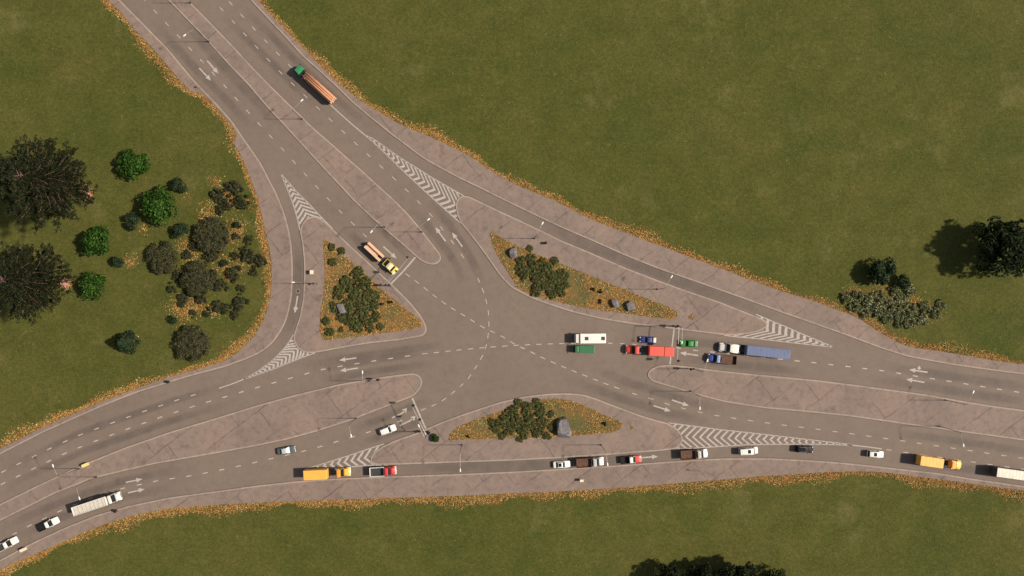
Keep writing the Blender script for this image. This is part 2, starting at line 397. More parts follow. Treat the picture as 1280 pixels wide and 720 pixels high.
I_N = [(285,80),(310,106),(332.5,132.5),(358,160),(380,184),(407.5,214),(425,232.5),(441,250),(460,268),(481,287),(500,303),(520,321),(527.5,327),(535,330),(544,331),(550,327.5),(552,322.5),(550,317),(537.5,301),(525,285),(510,267),(490,247),(471,230),(452.5,213),(425,189),(410,175.5),(392,160),(367.5,136),(335,104),(311,79),(290,56),(255,20),(235,0),(15,-220),(-15,-220),(210,0),(230,20.6),(250,41),(269,62)]
I_W = [(375,290),(376.5,282),(381,275),(390,270),(399,272),(407.5,278),(420,290),(440,309),(461,328),(477,343),(493,358),(512.5,377.5),(526,394),(532.5,406),(533.7,414),(529,420),(500,425),(462.5,429),(440,432.5),(405,439),(390,441.5),(380,440.6),(372.5,436),(367.5,427.5),(367,419),(370,410),(375,395),(379,372.5),(380,351),(380,325),(377.5,302.5)]
I_SW = [(515,466.5),(490,469.5),(460,474),(420,481),(365,494.5),(320,507),(275,521),(212,540),(160,558),(115,576),(92.5,586),(70,596),(42.5,609),(0,630),(-300,788),(-300,812),(0,651),(42.5,630),(70,616),(97.5,605.5),(120,597),(160,587.5),(195,579.5),(250,570),(320,557.5),(360,549),(395,539.5),(440,525),(464,515.5),(490,505.5),(515,496),(521,491.5),(526,485),(528.5,477.5),(526,471),(521,467.5)]
I_S = [(521,541),(495,550),(477.5,558),(467,566),(462.5,573.5),(464,579),(471,581),(500,580.5),(570,578),(640,575.6),(697,572.7),(760,568.5),(800,565.5),(825,563.5),(845,561),(851,556),(854,549),(851,541),(844,534),(834,528.5),(820,525),(800,519),(780,511.5),(760,504),(745,498),(732.5,494),(720,492),(705,491.5),(682.5,492.3),(655,495.6),(625,502.5),(600,510.6),(575,519),(550,528.5)]
I_E = [(837.5,456),(860,458),(892.5,462.5),(940,467.5),(960,469.5),(1020,475),(1080,482.5),(1120,488),(1160,493.5),(1210,502.5),(1245,508),(1280,512.5),(1580,552),(1580,594),(1280,550.6),(1240,545),(1202.5,540),(1172,535.6),(1130,530),(1060,520),(1000,514),(960,510.5),(940,508),(905,502.3),(880,496),(860,490.3),(840,484),(816,477),(810.6,472.5),(809,467.5),(813,461.5),(822.5,457)]
I_NE = [(577,244.5),(571,250),(569.5,257),(571,268),(576,279),(585,290),(596,304),(607.5,319.5),(625,345),(639,359.5),(665,373),(690,382),(715,390),(750,398.5),(790,405),(840,411),(875,415),(900,418.3),(915,419),(937.5,417),(950,414),(959,408.5),(959,403),(954,399),(900,377.5),(860,364),(820,349.5),(780,334),(737.5,315.5),(702.5,301),(675,287.5),(650,275.5),(625,264),(600,252),(586,245.5)]
ISL = [smooth(p, 2.2, 1.5, True) for p in (I_N, I_W, I_SW, I_S, I_E, I_NE)]
for q in ISL:
    prism('traffic_island', q, -.02, .15, M['concrete'])
    s_ = 1 if area(q) > 0 else -1        # normals point inwards for positive area
    kerb_strip(q, -.08*s_, 1.75*s_, True)
B_W = [(404,299),(410,301),(427.5,316),(445,332),(460,346),(474,359),(492,374),(512.5,390),(527,401),(528,408.5),(520,410),(487.5,415),(447.5,420.5),(421,423.5),(404,425.6),(400,411),(401,390),(405,371),(406.5,340),(405.6,320)]
B_S = [(561,550),(562.5,542.5),(571,534),(590,526),(610,519),(630,512),(655,504),(680,499),(697.5,498),(715,501),(735,509),(752.5,517.5),(772,525),(779,530.6),(776,536),(766,540),(742.5,542.5),(715,544.5),(680,546),(620,548)]
B_NE = [(613.5,289.5),(615,305),(627.5,329),(637.5,343),(646,359),(665,369),(690,375.5),(725,383.5),(750,388),(777.5,391),(800,394.5),(825,397.5),(838,399),(847,396),(847.5,391),(833,382.5),(800,370),(770,357.5),(735,343.5),(705,331),(670,317.5),(650,309),(630,299)]
BEDS = [smooth(p, 1.5, 1.5, True) for p in (B_W, B_S, B_NE)]
for q in BEDS: prism('planting_bed', q, .10, .20, M['bed'])

# ------------------------------------------------------------------ road markings
LZ = .028
class Paint:
    def __init__(s): s.v = []; s.f = []
    def strip(s, q, w):
        ribbon_data(np.asarray(q, float), -w/2, w/2, LZ, False, s.v, s.f)
    def poly(s, pts):
        b = len(s.v); s.v += [tuple(W(p, LZ)) for p in pts]; s.f.append(tuple(range(b, b+len(pts))))
    def build(s, name):
        v = s.v; bm = bmesh.new(); bm.from_mesh(pydata('tmp', v, s.f))
        bmesh.ops.recalc_face_normals(bm, faces=bm.faces[:])
        dn = [f for f in bm.faces if f.normal.z < 0]
        if dn: bmesh.ops.reverse_faces(bm, faces=dn)
        me = bpy.data.meshes.new(name); bm.to_mesh(me); bm.free(); me.materials.append(M['line'])
        o = bpy.data.objects.new(name, me); COL.objects.link(o); o['kind'] = 'structure'; return o
def sub(q, a, b):
    d = np.r_[0, np.cumsum(np.linalg.norm(np.diff(q, axis=0), axis=1))]
    t = np.linspace(max(a, 0), min(b, d[-1]), 4)
    return np.c_[np.interp(t, d, q[:,0]), np.interp(t, d, q[:,1])]
def plen(q): return np.sum(np.linalg.norm(np.diff(q, axis=0), axis=1))
P = Paint()
def dashes(pts, pitch, ln, w=.95, start=0):
    q = smooth(pts, 4); L = plen(q); s = start
    while s+ln < L: P.strip(sub(q, s, s+ln), w); s += pitch
dashes([(100,-85),(190,10),(251,75),(287,114),(314.7,145),(354.5,188),(394,231.6),(421,260),(459,297)], 21.3, 6.4, start=6)
dashes([(180,-106),(281,-4),(295.6,12),(325,44),(355.6,75.6),(392,112)], 21.6, 6.4)
dashes([(170,-100),(271,5),(300.6,37),(345,85),(394.7,132.5),(454.4,188.4),(484,215),(515,244),(540,270),(563,299),(590,336.5)], 21.6, 6.4)
P.strip(smooth([(413,131),(436,152),(457,169.5)], 3), 1.2)
dashes([(597,347),(602.5,360),(607,372.5),(610,386),(611.3,397.5),(611,412.5),(609,427.5),(605.5,440),(600,451),(592.5,462.5),(585,474),(576,482.5),(566,491),(556,499),(544,506),(526,513)], 14.3, 6.6, 1.0)
dashes([(507,342),(522,353),(542.5,369.5),(562.5,384),(586,398),(605,410),(627,420),(642.5,430),(659,437.5),(677.5,447),(705,459),(730,469),(755,479),(780,488)], 14.2, 6.6, 1.0)
dashes([(790,491.5),(816,499),(837.5,506),(860,512),(892.5,519),(932.5,525),(972.5,530.5),(1013,535.3),(1074,543.5),(1135,552),(1200,561.5),(1280,573),(1400,590)], 21.3, 6.4)
dashes([(1108,562),(1132.5,565.6),(1220,578),(1280,586.5),(1400,604)], 21.3, 6.4)
dashes([(528,442.3),(553,439.8),(578,437),(610,434),(645,431.5),(682,430),(720,429)], 14.3, 6.4, 1.0)
dashes([(760,429),(780,429.5),(800,431)], 15, 5.5, 1.)
dashes([(845,434.5),(868,438),(920,443),(986,450),(1027.5,454.5),(1067.5,459),(1107.5,464),(1150,471),(1196,478),(1245,486),(1267.5,489.3),(1400,510)], 21.3, 6.3, 1.3)
dashes([(-150,685),(-40,627),(2.5,605),(42.5,585.5),(82.5,566),(122.5,550),(164,534.5),(205,520),(246,506.5),(285,495),(324,483.5),(362,473),(399,462.5),(433,456.5),(477.5,449.7),(520,443.5)], 21.3, 6.4, 1.25)
dashes([(-150,668),(-20,602),(17.5,582.5),(57.5,563),(95,545.5),(137.5,529.5),(179,514.5),(220,500.5),(264,487)], 21.3, 6.4, 1.2)
P.strip(smooth([(274,485.3),(290,480),(306,473.5)], 3), 1.2)
dashes([(-150,760),(-10,682),(39,656),(77.5,637.5),(115,622),(155,610),(196,601),(234,595.5),(271,588.5),(310,580),(349,571),(387.5,562),(426,550.5),(466,538.5),(512,522)], 21.0, 6.4, 1.2)
P.strip(smooth([(1060,556),(1080,558),(1102,561)], 3), 1.2)
P.strip([(519.3,321.5),(505,338),(488,355.5)], 1.9)
P.strip([(515.3,497.5),(524,517.5),(532.5,536.5)], 2.0)
P.strip([(842.5,411.5),(840,434),(837.5,455.5)], 1.6)
def arrow(tail, tip, w=1.7, hl=7.5, hw=2.9):
    a, b = np.array(tail, float), np.array(tip, float); d = (b-a); L = np.linalg.norm(d); d /= L; n = np.array([-d[1], d[0]])
    m = b-d*hl
    P.poly([a-n*w/2, m-n*w/2, m+n*w/2, a+n*w/2]); P.poly([m-n*hw, b, m+n*hw])
def bend_arrow(a, m, tip, w=1.7):
    q = smooth([a, ((a[0]+2*m[0])/3, (a[1]+2*m[1])/3), m, ((m[0]+tip[0])/2, (m[1]+tip[1])/2)], 2.2, 1.)
    P.strip(q, w); d = np.array(tip, float)-np.array(m, float); d /= np.linalg.norm(d); n = np.array([-d[1], d[0]])
    b = np.array(tip, float); c = b-d*5.
    P.poly([c-n*3.4, b+d*.6, c+n*3.4])
for a, b in (((259,76),(273,92)), ((249,85),(264,101)), ((479,308),(495.6,323)), ((557,301.5),(544,284)), ((578,308.5),(565,290.5)),
             ((372,370),(368.5,391.5)), ((445.5,447.3),(424,450.4)), ((447.5,460),(425,463.5)), ((157.5,603),(178,598.7)), ((160,616),(181,611.3)),
             ((872.5,444.3),(850,441)), ((840,500),(861,507)), ((817,507),(838.5,514)), ((1159.5,465.3),(1136.5,462)), ((1155.5,478),(1132.7,474)), ((801,572.2),(822.5,570.5))):
    arrow(a, b)
arrow((1148.5,463.6), (1149.2,456.8), 1.5, 4.2, 2.7)
bend_arrow((490,522.3), (503,516.5), (508.5,510.5)); bend_arrow((500,531.8), (513,525.8), (519,520.3))
def ring_mark(c, r):
    q = np.array([(c[0]+r*math.cos(t), c[1]+r*math.sin(t)) for t in np.linspace(0, 2*PI, 20)]); P.strip(q, .7)
def hatch(U, L, dirn, pitch, sw, n_max=40, k=1.0, end=1e9):
    """chevrons between curves U and L, both running from the apex to the island"""
    U, L = smooth(U, 2.5, 1.), smooth(L, 2.5, 1.); m = 200
    t = np.linspace(0, 1, m)
    R = lambda q: np.c_[np.interp(t, np.linspace(0,1,len(q)), q[:,0]), np.interp(t, np.linspace(0,1,len(q)), q[:,1])]
    U, L = R(U), R(L); C = (U+L)/2; hw = np.linalg.norm(U-L, axis=1)/2
    d = np.r_[0, np.cumsum(np.linalg.norm(np.diff(C, axis=0), axis=1))]; tot = d[-1]
    at = lambda q, s: np.array([np.interp(s, d, q[:,0]), np.interp(s, d, q[:,1])])
    s = 4.0
    while s < min(tot+30, end):
        for E in (U, L):
            rows = []
            for f in np.linspace(0, .97, 7):
                ss = []
                for e in (0, sw):
                    h = np.interp(min(max(s, 0), tot), d, hw)
                    st = s + e + dirn*f*h*k
                    if st > tot or st < 0: ss = None; break
                    ss.append(at(C, st)*(1-f)+at(E, st)*f)
                if ss: rows.append(ss)
            for a, b in zip(rows, rows[1:]): P.poly([a[0], a[1], b[1], b[0]])
        s += pitch
    P.strip(U, 1.1); P.strip(L, 1.1)
hatch([(351,217),(362.5,230),(372,241),(381,249.5),(388,256.5),(396,265.5),(408,278),(416,286)], [(351,217),(357.5,232),(361.5,242),(364.5,250),(368,260),(372,274),(375,287),(376.5,296)], 1, 5.9, 3.1)
hatch([(1042,434),(1020,424.5),(1000,416.3),(982.5,408.5),(964,401),(945,393)], [(1042,434),(1015,431),(982.5,427.5),(947.5,423.3),(920,421),(905,419)], 1, 7.9, 4.0)
hatch([(1065,556),(1050,554),(1020,550.6),(990,547),(960,543.5),(932.5,540.4),(900,537),(866,532.6),(836,528.5)], [(1065,556.6),(1050,556),(1020,555.2),(980,555.2),(932.5,556),(905,557.7),(870,560),(855,560.8),(840,561.5)], -1, 8.8, 2.9)
hatch([(382.5,585.8),(411,577.5),(437.5,569),(460,561.3),(480,555)], [(382.5,586.2),(407.5,585),(432.5,584),(465,581.5),(485,581)], 1, 8.6, 3.6, k=1.1)
hatch([(305,474),(322.5,464),(342.5,449),(355,436),(362.5,426),(367,418)], [(305,474),(320,469),(342.5,461),(367.5,451),(377.5,447),(394,441)], -1, 6.0, 3.0)
hatch([(457,169),(467.5,174),(477.5,181),(490,190),(499,196.5),(527.5,214),(535,219),(565,236.5),(580,245)], [(457,169.5),(472.5,183),(487.5,197.5),(499,209),(530,238),(560,265),(576,279)], -1, 8.0, 3.3)
P.build('road_marking')
wv, wf, wu = [], [], []
def wear(pts, w=13., r=4):
    q = smooth(pts, r); b = len(wv); ribbon_data(q, -w/2, w/2, .0235, False, wv, wf, wu)
wear([(430,427+28),(400,461),(470,449.5),(535,440.5)][1:], 12); 
wear([(400,468+8),(450,467),(500,459.5),(545,454)], 12); wear([(380,458),(440,446),(500,438),(560,430)], 12)
wear([(371,300),(373,330),(372.5,355),(369,385),(362,408),(350,425)], 17); wear([(640,262),(690,285),(740,309),(800,334),(860,356),(930,381),(985,400)], 18)
wear([(470,587),(560,585),(640,582.5),(720,578.5),(800,573.5),(870,567.5)], 18)
wear([(225,20),(265,68),(310,115),(350,158)], 16); wear([(190,25),(230,70),(280,122),(320,165)], 14)
wear([(430,285),(462,315),(500,352)], 14); wear([(455,265),(490,300),(515,325)], 12)
wear([(535,250),(565,285),(590,325),(605,360)], 14); wear([(515,258),(545,295),(570,330),(580,360)], 14)
wear([(700,470),(770,496),(830,515),(900,531)], 15); wear([(740,460),(790,480),(850,499),(910,513)], 14)
wear([(840,446),(900,454),(960,460),(1010,466)], 14); wear([(830,424),(900,431),(980,440)], 14)
wear([(1090,453),(1140,464),(1200,472),(1300,487)], 15); wear([(1080,472),(1140,480),(1200,490),(1300,505)], 15)
wear([(440,538),(480,522),(540,498)], 13); wear([(450,555),(490,540),(540,522)], 13)
wear([(10,676),(80,645),(150,622),(220,608)], 14); wear([(0,662),(70,630),(150,602),(230,585)], 13)
wear([(1110,572),(1180,582),(1290,598)], 14); wear([(1110,540),(1200,552),(1300,567)], 13)
wear([(280,20),(340,80),(400,138)], 13); wear([(300,5),(360,66),(420,124),(470,162)], 13)
wear([(0,590),(100,541),(220,500),(300,478)], 12); wear([(0,612),(100,566),(220,524),(300,500)], 12)
def gutter(q, sgn, closed):
    if closed: q = np.vstack([q, q[:1]])
    b = len(wv); ribbon_data(q, 1.3*sgn, -1.1*sgn, .0215, False, wv, wf, None)
    for i in range(len(q)): wu.extend([(0, .5), (1, .5)])
gutter(wk, -1, False); gutter(ek, 1, False); gutter(sk, -1, False)
for q in ISL: gutter(q, -1 if area(q) > 0 else 1, True)
me = pydata('tyre_marks', wv, wf); uvl = me.uv_layers.new(name='UVMap')
for lp in me.loops: uvl.data[lp.index].uv = wu[lp.vertex_index]
me.materials.append(M['wear']); o = bpy.data.objects.new('tyre_marks', me); COL.objects.link(o); o['kind'] = 'structure'

# ------------------------------------------------------------------ foliage
def leaf_mesh(name, P_, Nrm, size, colors, asp=.55, jitter=.6):
    """rhombic leaf faces at points P_, facing roughly Nrm"""
    P_ = np.asarray(P_, float); n = len(P_)
    nn = np.asarray(Nrm, float) + RNG.normal(0, jitter, (n,3)); nn /= np.linalg.norm(nn, axis=1)[:,None]+1e-9
    a = np.cross(nn, RNG.normal(0, 1, (n,3))); a /= np.linalg.norm(a, axis=1)[:,None]+1e-9
    b = np.cross(nn, a); s = (np.asarray(size)*RNG.uniform(.6, 1.35, n))[:,None]
    V = np.empty((n,4,3)); V[:,0] = P_-a*s; V[:,1] = P_+b*s*asp; V[:,2] = P_+a*s; V[:,3] = P_-b*s*asp
    return quads(name, V, colors)
def quads(name, V, colors):
    n = len(V); me = bpy.data.meshes.new(name)
    me.vertices.add(4*n); me.vertices.foreach_set('co', V.reshape(-1))
    me.loops.add(4*n); me.loops.foreach_set('vertex_index', np.arange(4*n, dtype=np.int32))
    me.polygons.add(n); me.polygons.foreach_set('loop_start', np.arange(0, 4*n, 4, dtype=np.int32))
    me.polygons.foreach_set('loop_total', np.full(n, 4, dtype=np.int32))
    me.update(calc_edges=True)
    at = me.attributes.new('tone', 'FLOAT_COLOR', 'POINT')
    c = np.ones((n,4)); c[:,:3] = colors
    at.data.foreach_set('color', np.repeat(c, 4, axis=0).reshape(-1))
    return me
def tones(n, palette, wts=None, var=.25):
    pal = np.array(palette); i = RNG.choice(len(pal), n, p=wts)
    return np.clip(pal[i]*(1+RNG.normal(0, var, (n,1))), .004, .9)
PAL_GREEN = [(.022,.056,.008),(.034,.080,.011),(.052,.108,.017),(.015,.036,.006)]
PAL_TEAL = [(.026,.042,.019),(.036,.056,.025),(.018,.028,.014)]
PAL_OLIVE = [(.042,.043,.019),(.056,.055,.025),(.030,.031,.014),(.072,.064,.032)]
PAL_DARK = [(.016,.024,.010),(.024,.035,.013),(.034,.045,.017),(.010,.014,.007)]
PAL_DARKER = [(.028,.034,.015),(.040,.047,.020),(.054,.058,.026),(.018,.022,.010),(.075,.055,.028)]
PAL_BED = [(.046,.062,.022),(.062,.082,.027),(.084,.098,.034),(.032,.042,.016),(.15,.095,.035),(.10,.09,.032)]
PAL_PINE = [(.016,.021,.008),(.023,.029,.011),(.031,.037,.014),(.011,.014,.006)]
PAL_FLOWER = [(.055,.068,.02),(.10,.11,.04),(.04,.05,.016),(.25,.26,.14),(.42,.41,.30)]
PAL_LITTER = [(.31,.115,.028),(.34,.155,.038),(.34,.20,.055),(.25,.09,.03),(.34,.26,.11),(.20,.11,.038),(.12,.105,.026),(.085,.082,.02)]
def crown_points(R, H, z0, nl, nclump, cl=.34, squash=1.):
    pts = []; nrm = []
    for i in range(nclump):
        th = RNG.uniform(0, 2*PI); u = RNG.uniform(-.15, 1.0)
        rr = math.sqrt(max(0, 1-u*u)) if u > 0 else 1.0
        rad = R*(1-cl*.8)*rr*RNG.uniform(.35 if nclump > 24 else .72, 1.05)
        if nclump > 100: rad = R*(1-cl*.8)*math.sqrt(RNG.uniform(0, 1))*RNG.uniform(.92, 1.04); u = max(0., 1-(rad/R)**2)**.6
        c = np.array([rad*math.cos(th), rad*math.sin(th), z0+(H-z0)*(.35+.5*max(u,-.1))])
        cr = R*cl*RNG.uniform(.65, 1.2); m = int(nl/nclump)
        d = RNG.normal(0, 1, (m,3)); d[:,2] = np.abs(d[:,2])*1.0-.25; d /= np.linalg.norm(d, axis=1)[:,None]
        pts.append(c+d*cr*RNG.uniform(.6, 1.05, (m,1))*np.array([1,1,min(1.,(H-z0)/(2*R)+.25)])); nrm.append(d)
    p = np.vstack(pts); p[:,2] = np.maximum(p[:,2], .1)
    return p, np.vstack(nrm)
_bush = {}
WTS = dict(flower=[.30,.26,.22,.14,.08])
def bush_meshes(kind, var):
    key = (kind, var)
    if key in _bush: return _bush[key]
    pal, nl, ls, ncl, H, z0, cl = dict(
        green=(PAL_GREEN, 3600, .075, 30, .95, .12, .33), teal=(PAL_TEAL, 1500, .10, 16, 1.15, .05, .36), olive=(PAL_OLIVE, 5200, .058, 130, .50, .04, .17),
        dark=(PAL_DARKER, 900, .115, 30, .50, .02, .19), bed=(PAL_BED, 820, .125, 34, .36, .02, .20), tiny=(PAL_DARK, 160, .24, 6, .8, .0, .4), cone=(PAL_TEAL, 2200, .085, 1, 2.0, .05, .3),
        flower=(PAL_FLOWER, 620, .10, 26, .5, .03, .22), tree=(PAL_DARK, 6500, .058, 70, 1.35, .35, .24))[kind]
    if kind == 'cone':
        n = nl; u = RNG.uniform(0, 1, n)**1.6; th = RNG.uniform(0, 2*PI, n); r = (1-u)**.75*RNG.uniform(.7, 1.05, n)*(1+.12*np.sin(5*th+u*9))
        p = np.c_[r*np.cos(th), r*np.sin(th), .05+H*u]; nr = np.c_[np.cos(th), np.sin(th), np.full(n, .7)]
    else: p, nr = crown_points(1., H, z0, nl, ncl, cl)
    if kind in ('bed', 'dark', 'olive', 'tiny', 'flower'): nr = nr+np.array([0,0,.9])
    n = len(p); me = leaf_mesh('leaves', p, nr, ls, tones(n, pal, WTS.get(kind), .3), .55, .55)
    me.materials.append(M['leaf'])
    bm = bmesh.new()
    for k in range(6):
        th = k*PI/3+RNG.uniform(-.3, .3); tip = .55 if kind != 'tree' else .6
        if kind == 'tree': tube(bm, [(0,0,.3*H*.6),(.25*math.cos(th),.25*math.sin(th),.5*H),(tip*math.cos(th),tip*math.sin(th),.72*H)], [.045,.03,.012], 6)
        else: tube(bm, [(.03*math.cos(th),.03*math.sin(th),-.02),(.2*math.cos(th),.2*math.sin(th),.28*H),(tip*math.cos(th)*.8,tip*math.sin(th)*.8,.5*H)], [.03,.022,.009], 5)
    if kind == 'tree': tube(bm, [(0,0,-.05),(0,0,.1),(.01,0,.5*H),(0,.01,.8*H)], [.085,.06,.05,.02], 8)
    bmesh.ops.recalc_face_normals(bm, faces=bm.faces[:])
    st = bpy.data.meshes.new('stems'); bm.to_mesh(st); bm.free(); st.materials.append(M['bark'])
    _bush[key] = (me, st); return _bush[key]
def bush(px, r, kind, label, group=None, name='shrub', cat='shrub', z=0., var=None, seen_h=None, zs=1.):
    R = r/S; h = seen_h if seen_h is not None else R*.5
    c = W(unproj(px, h), z)
    me, st = bush_meshes(kind, random.randrange(3) if var is None else var)
    t = thing(name, c, random.uniform(0, 2*PI), label, cat, group)
    a = obj('crown' if kind == 'tree' else 'foliage', me, None, t); b = obj('trunk' if kind == 'tree' else 'stems', st, None, t)
    for q in (a, b): q.scale = (R, R*random.uniform(.92, 1.08), R*zs*random.uniform(.92, 1.08))
    return t

bush((165,204), 22, 'green', 'bright green round bush standing alone north of the others on the grass', 'round green bushes on the grass')
bush((197,257), 26, 'green', 'largest bright green bush, with small dark shrubs on three sides', 'round green bushes on the grass')
bush((120,301), 23, 'green', 'bright green bush in the clearing between the two big pines', 'round green bushes on the grass')
bush((115,357), 19, 'green', 'smallest bright green bush beside the trunk of the lower pine', 'round green bushes on the grass')
gt = 'small dark shrubs among the green bushes'
bush((224,233), 11.5, 'teal', 'small blue-green shrub above right of the largest green bush', gt)
bush((165,277), 12, 'teal', 'dark shrub tucked against the lower left of the largest green bush', gt)
bush((226,288), 11.5, 'teal', 'small blue-green shrub below right of the largest green bush', gt)
bush((147,327), 9, 'teal', 'small round blue-green shrub beside an orange leaf patch and a green bush', gt)
bush((156,428), 14, 'cone', 'lone conical dark shrub on open grass near the road', gt, zs=.9, seen_h=2.)
gv = 'olive brown bushes by the leaf litter'
bush((201,322), 22, 'olive', 'round olive brown bush at the left end of the leaf litter thicket', gv)
bush((246,348), 25, 'olive', 'broad olive brown bush in the middle of the leaf litter thicket', gv)
bush((263,294), 24, 'olive', 'olive brown bush at the upper middle of the leaf litter thicket', gv)
bush((238,430), 24, 'olive', 'big olive brown bush at the bottom of the thicket close to the road kerb', gv)
gd = 'dark shrubs in the leaf litter thicket'
for i, (x, y, r) in enumerate([(290,235,13),(271,243,11),(283,255,10),(302,252,12),(274,262,8),(243,307,9),(232,318,8),(307,318,12),(322,326,11),(292,342,12),(275,358,11),(268,383,10),(282,386,9),(300,380,12),(229,372,9),(226,380,6),(250,372,10),(259,322,8),(292,320,7),(316,340,7),(222,345,9),(214,360,8),(238,366,7),(262,345,9),(281,300,7),(294,296,6),(310,300,7),(300,362,7),(240,392,6),(258,392,6),(292,394,7),(266,318,9)]):
    bush((x,y), r, 'dark', 'dark loose leaved shrub among orange leaf litter in the thicket left of the slip road', gd)
for i, (x, y, r, lab) in enumerate([(216,399,6.5,'tiny dark shrub at the lower left edge of the leaf litter'), (297,282,5.5,'tiny dark shrub ringed by orange leaves at the right of the thicket'), (280,329,6,'tiny dark shrub on a bare orange leaf patch in the thicket')]):
    bush((x,y), r, 'teal', lab, 'tiny shrubs ringed by leaves')
BZ = .2
g2 = 'low dark shrubs massed in the left triangular bed'
for x, y, r in [(447,341,8),(433,352,9),(455,354,9),(424,366,9),(442,366,10),(460,369,9),(436,382,9),(452,386,10),(467,382,8),(440,400,9),(458,400,9),(428,396,7),(446,410,7),(470,396,7),(463,410,6),(418,384,6),(447,375,9),(470,369,6),(475,408,5)]:
    bush((x,y), r*1.18, 'bed', 'low dark shrub massed with others round the rock in the left triangular bed', g2, z=BZ)
g2b = 'small round shrubs at the edges of the left triangular bed'
for x, y, r, lab in [(414,309,5.5,'small dark round shrub nearest the top tip of the left triangular bed'),(427,314,6,'small dark shrub on the right edge near the top of the left triangular bed'),(415,327,6.5,'small dark shrub against the left edge of the left triangular bed below its tip'),
                (407,402,6.5,'dark round shrub at the lower left edge of the left triangular bed'),(412,415,7,'dark round shrub in the lower left corner of the left triangular bed'),(426,412,4,'little dark shrub near the bottom edge of the left triangular bed'),
                (478,380,2.8,'tiny dark tuft on yellow leaves in the left triangular bed, left of its pair'),(488,377,3,'tiny dark tuft on yellow leaves in the left triangular bed, nearest the kerb')]:
    bush((x,y), r, 'bed' if r > 3.5 else 'tiny', lab, g2b, z=BZ, zs=1.3)
g6 = 'low dark shrubs massed in the right hand bed'
for x, y, r in [(652,327,7),(664,322,6),(668,334,9),(657,341,9),(683,338,9),(672,349,9),(694,348,9),(684,358,9),(704,344,7),(662,311,4.5),(694,326,5.5),(671,363,8),(700,362,8),(690,368,7),(648,334,5),(706,354,7),(678,328,6)]:
    bush((x,y), r*1.18, 'bed', 'low dark shrub in the dense thicket beside the pale rock of the north east bed', g6, z=BZ)
for x, y, lab in [(742,362,'tiny dark tuft in the north east bed, leftmost of three near the twin rocks'),(751,364,'tiny dark tuft in the north east bed, directly above left of the twin rocks'),(749.5,377,'tiny dark tuft in the north east bed, just left of the twin rocks')]:
    bush((x,y), 2.8, 'tiny', lab, 'tiny tufts by the twin rocks', z=BZ, zs=1.3)
g4 = 'low dark shrubs massed in the bottom bed'
for x, y, r in [(641,514,8),(649,504,6),(660,511,8),(672,503,6),(675,514,8),(630,526,9),(645,526,9),(661,527,9),(678,527,8),(637,538,8),(655,540,8),(672,540,7),(650,549,4.5),(627,545,5),(684,545,5),(689,518,5),(620,534,7),(690,535,6),(615,527,5)]:
    bush((x,y), r*1.18, 'bed', 'low dark shrub massed with others left of the boulder in the bottom bed', g4, z=BZ)
bush((755,530), 3.2, 'tiny', 'tiny dark tuft on yellow leaves at the right end of the bottom bed', None, z=BZ)
bush((584.5,546), 2.5, 'tiny', 'tiny green tuft on yellow leaves at the left end of the bottom bed', None, z=BZ)
bush((544,548), 6, 'green', 'small green bush alone on the concrete by the bottom traffic signal', None, z=.15, zs=1.2)
gf = 'pale flowering plants beside the east road'
for x, y, r in [(1060,372,8),(1074,370,8),(1070,383,8),(1088,376,9),(1102,371,8),(1083,391,8),(1098,388,9),(1114,383,9),(1128,375,8),(1110,398,8),(1126,394,9),(1141,387,9),(1138,403,9),(1155,398,8),(1125,406,6),(1158,384,8),(1171,392,8),(1178,382,7),(1120,363,8),(1138,364,8)]:
    bush((x,y), r*1.18, 'flower', 'pale white flecked flowering plant in the patch between east road and grass', gf, name='flowering_plant', cat='plant')
bush((1103,340), 20, 'teal', 'large dark green shrub above the pale flowering plants', None)
bush((1128,352), 10, 'teal', 'dark shrub at the upper right of the pale flowering plants', None)
for (x, y, r, lab) in [(1262,308,40,'big dark round tree at the right edge above the east road')]:
    bush((x,y), r, 'tree', lab, None, 'tree', 'tree', seen_h=8.)
gb = 'dark trees along the bottom edge'
for (x, y, r, lab) in [(838,728,24,'dark tree at the left end of the row cut off by the bottom edge'),(878,727,25,'dark tree second from the left in the row at the bottom edge'),(923,725,30,'largest dark tree, third in the row at the bottom edge'),(972,733,20,'dark tree at the right end of the row, standing apart at the bottom edge')]:
    bush((x,y), r, 'tree', lab, gb, 'tree', 'tree', seen_h=5.)

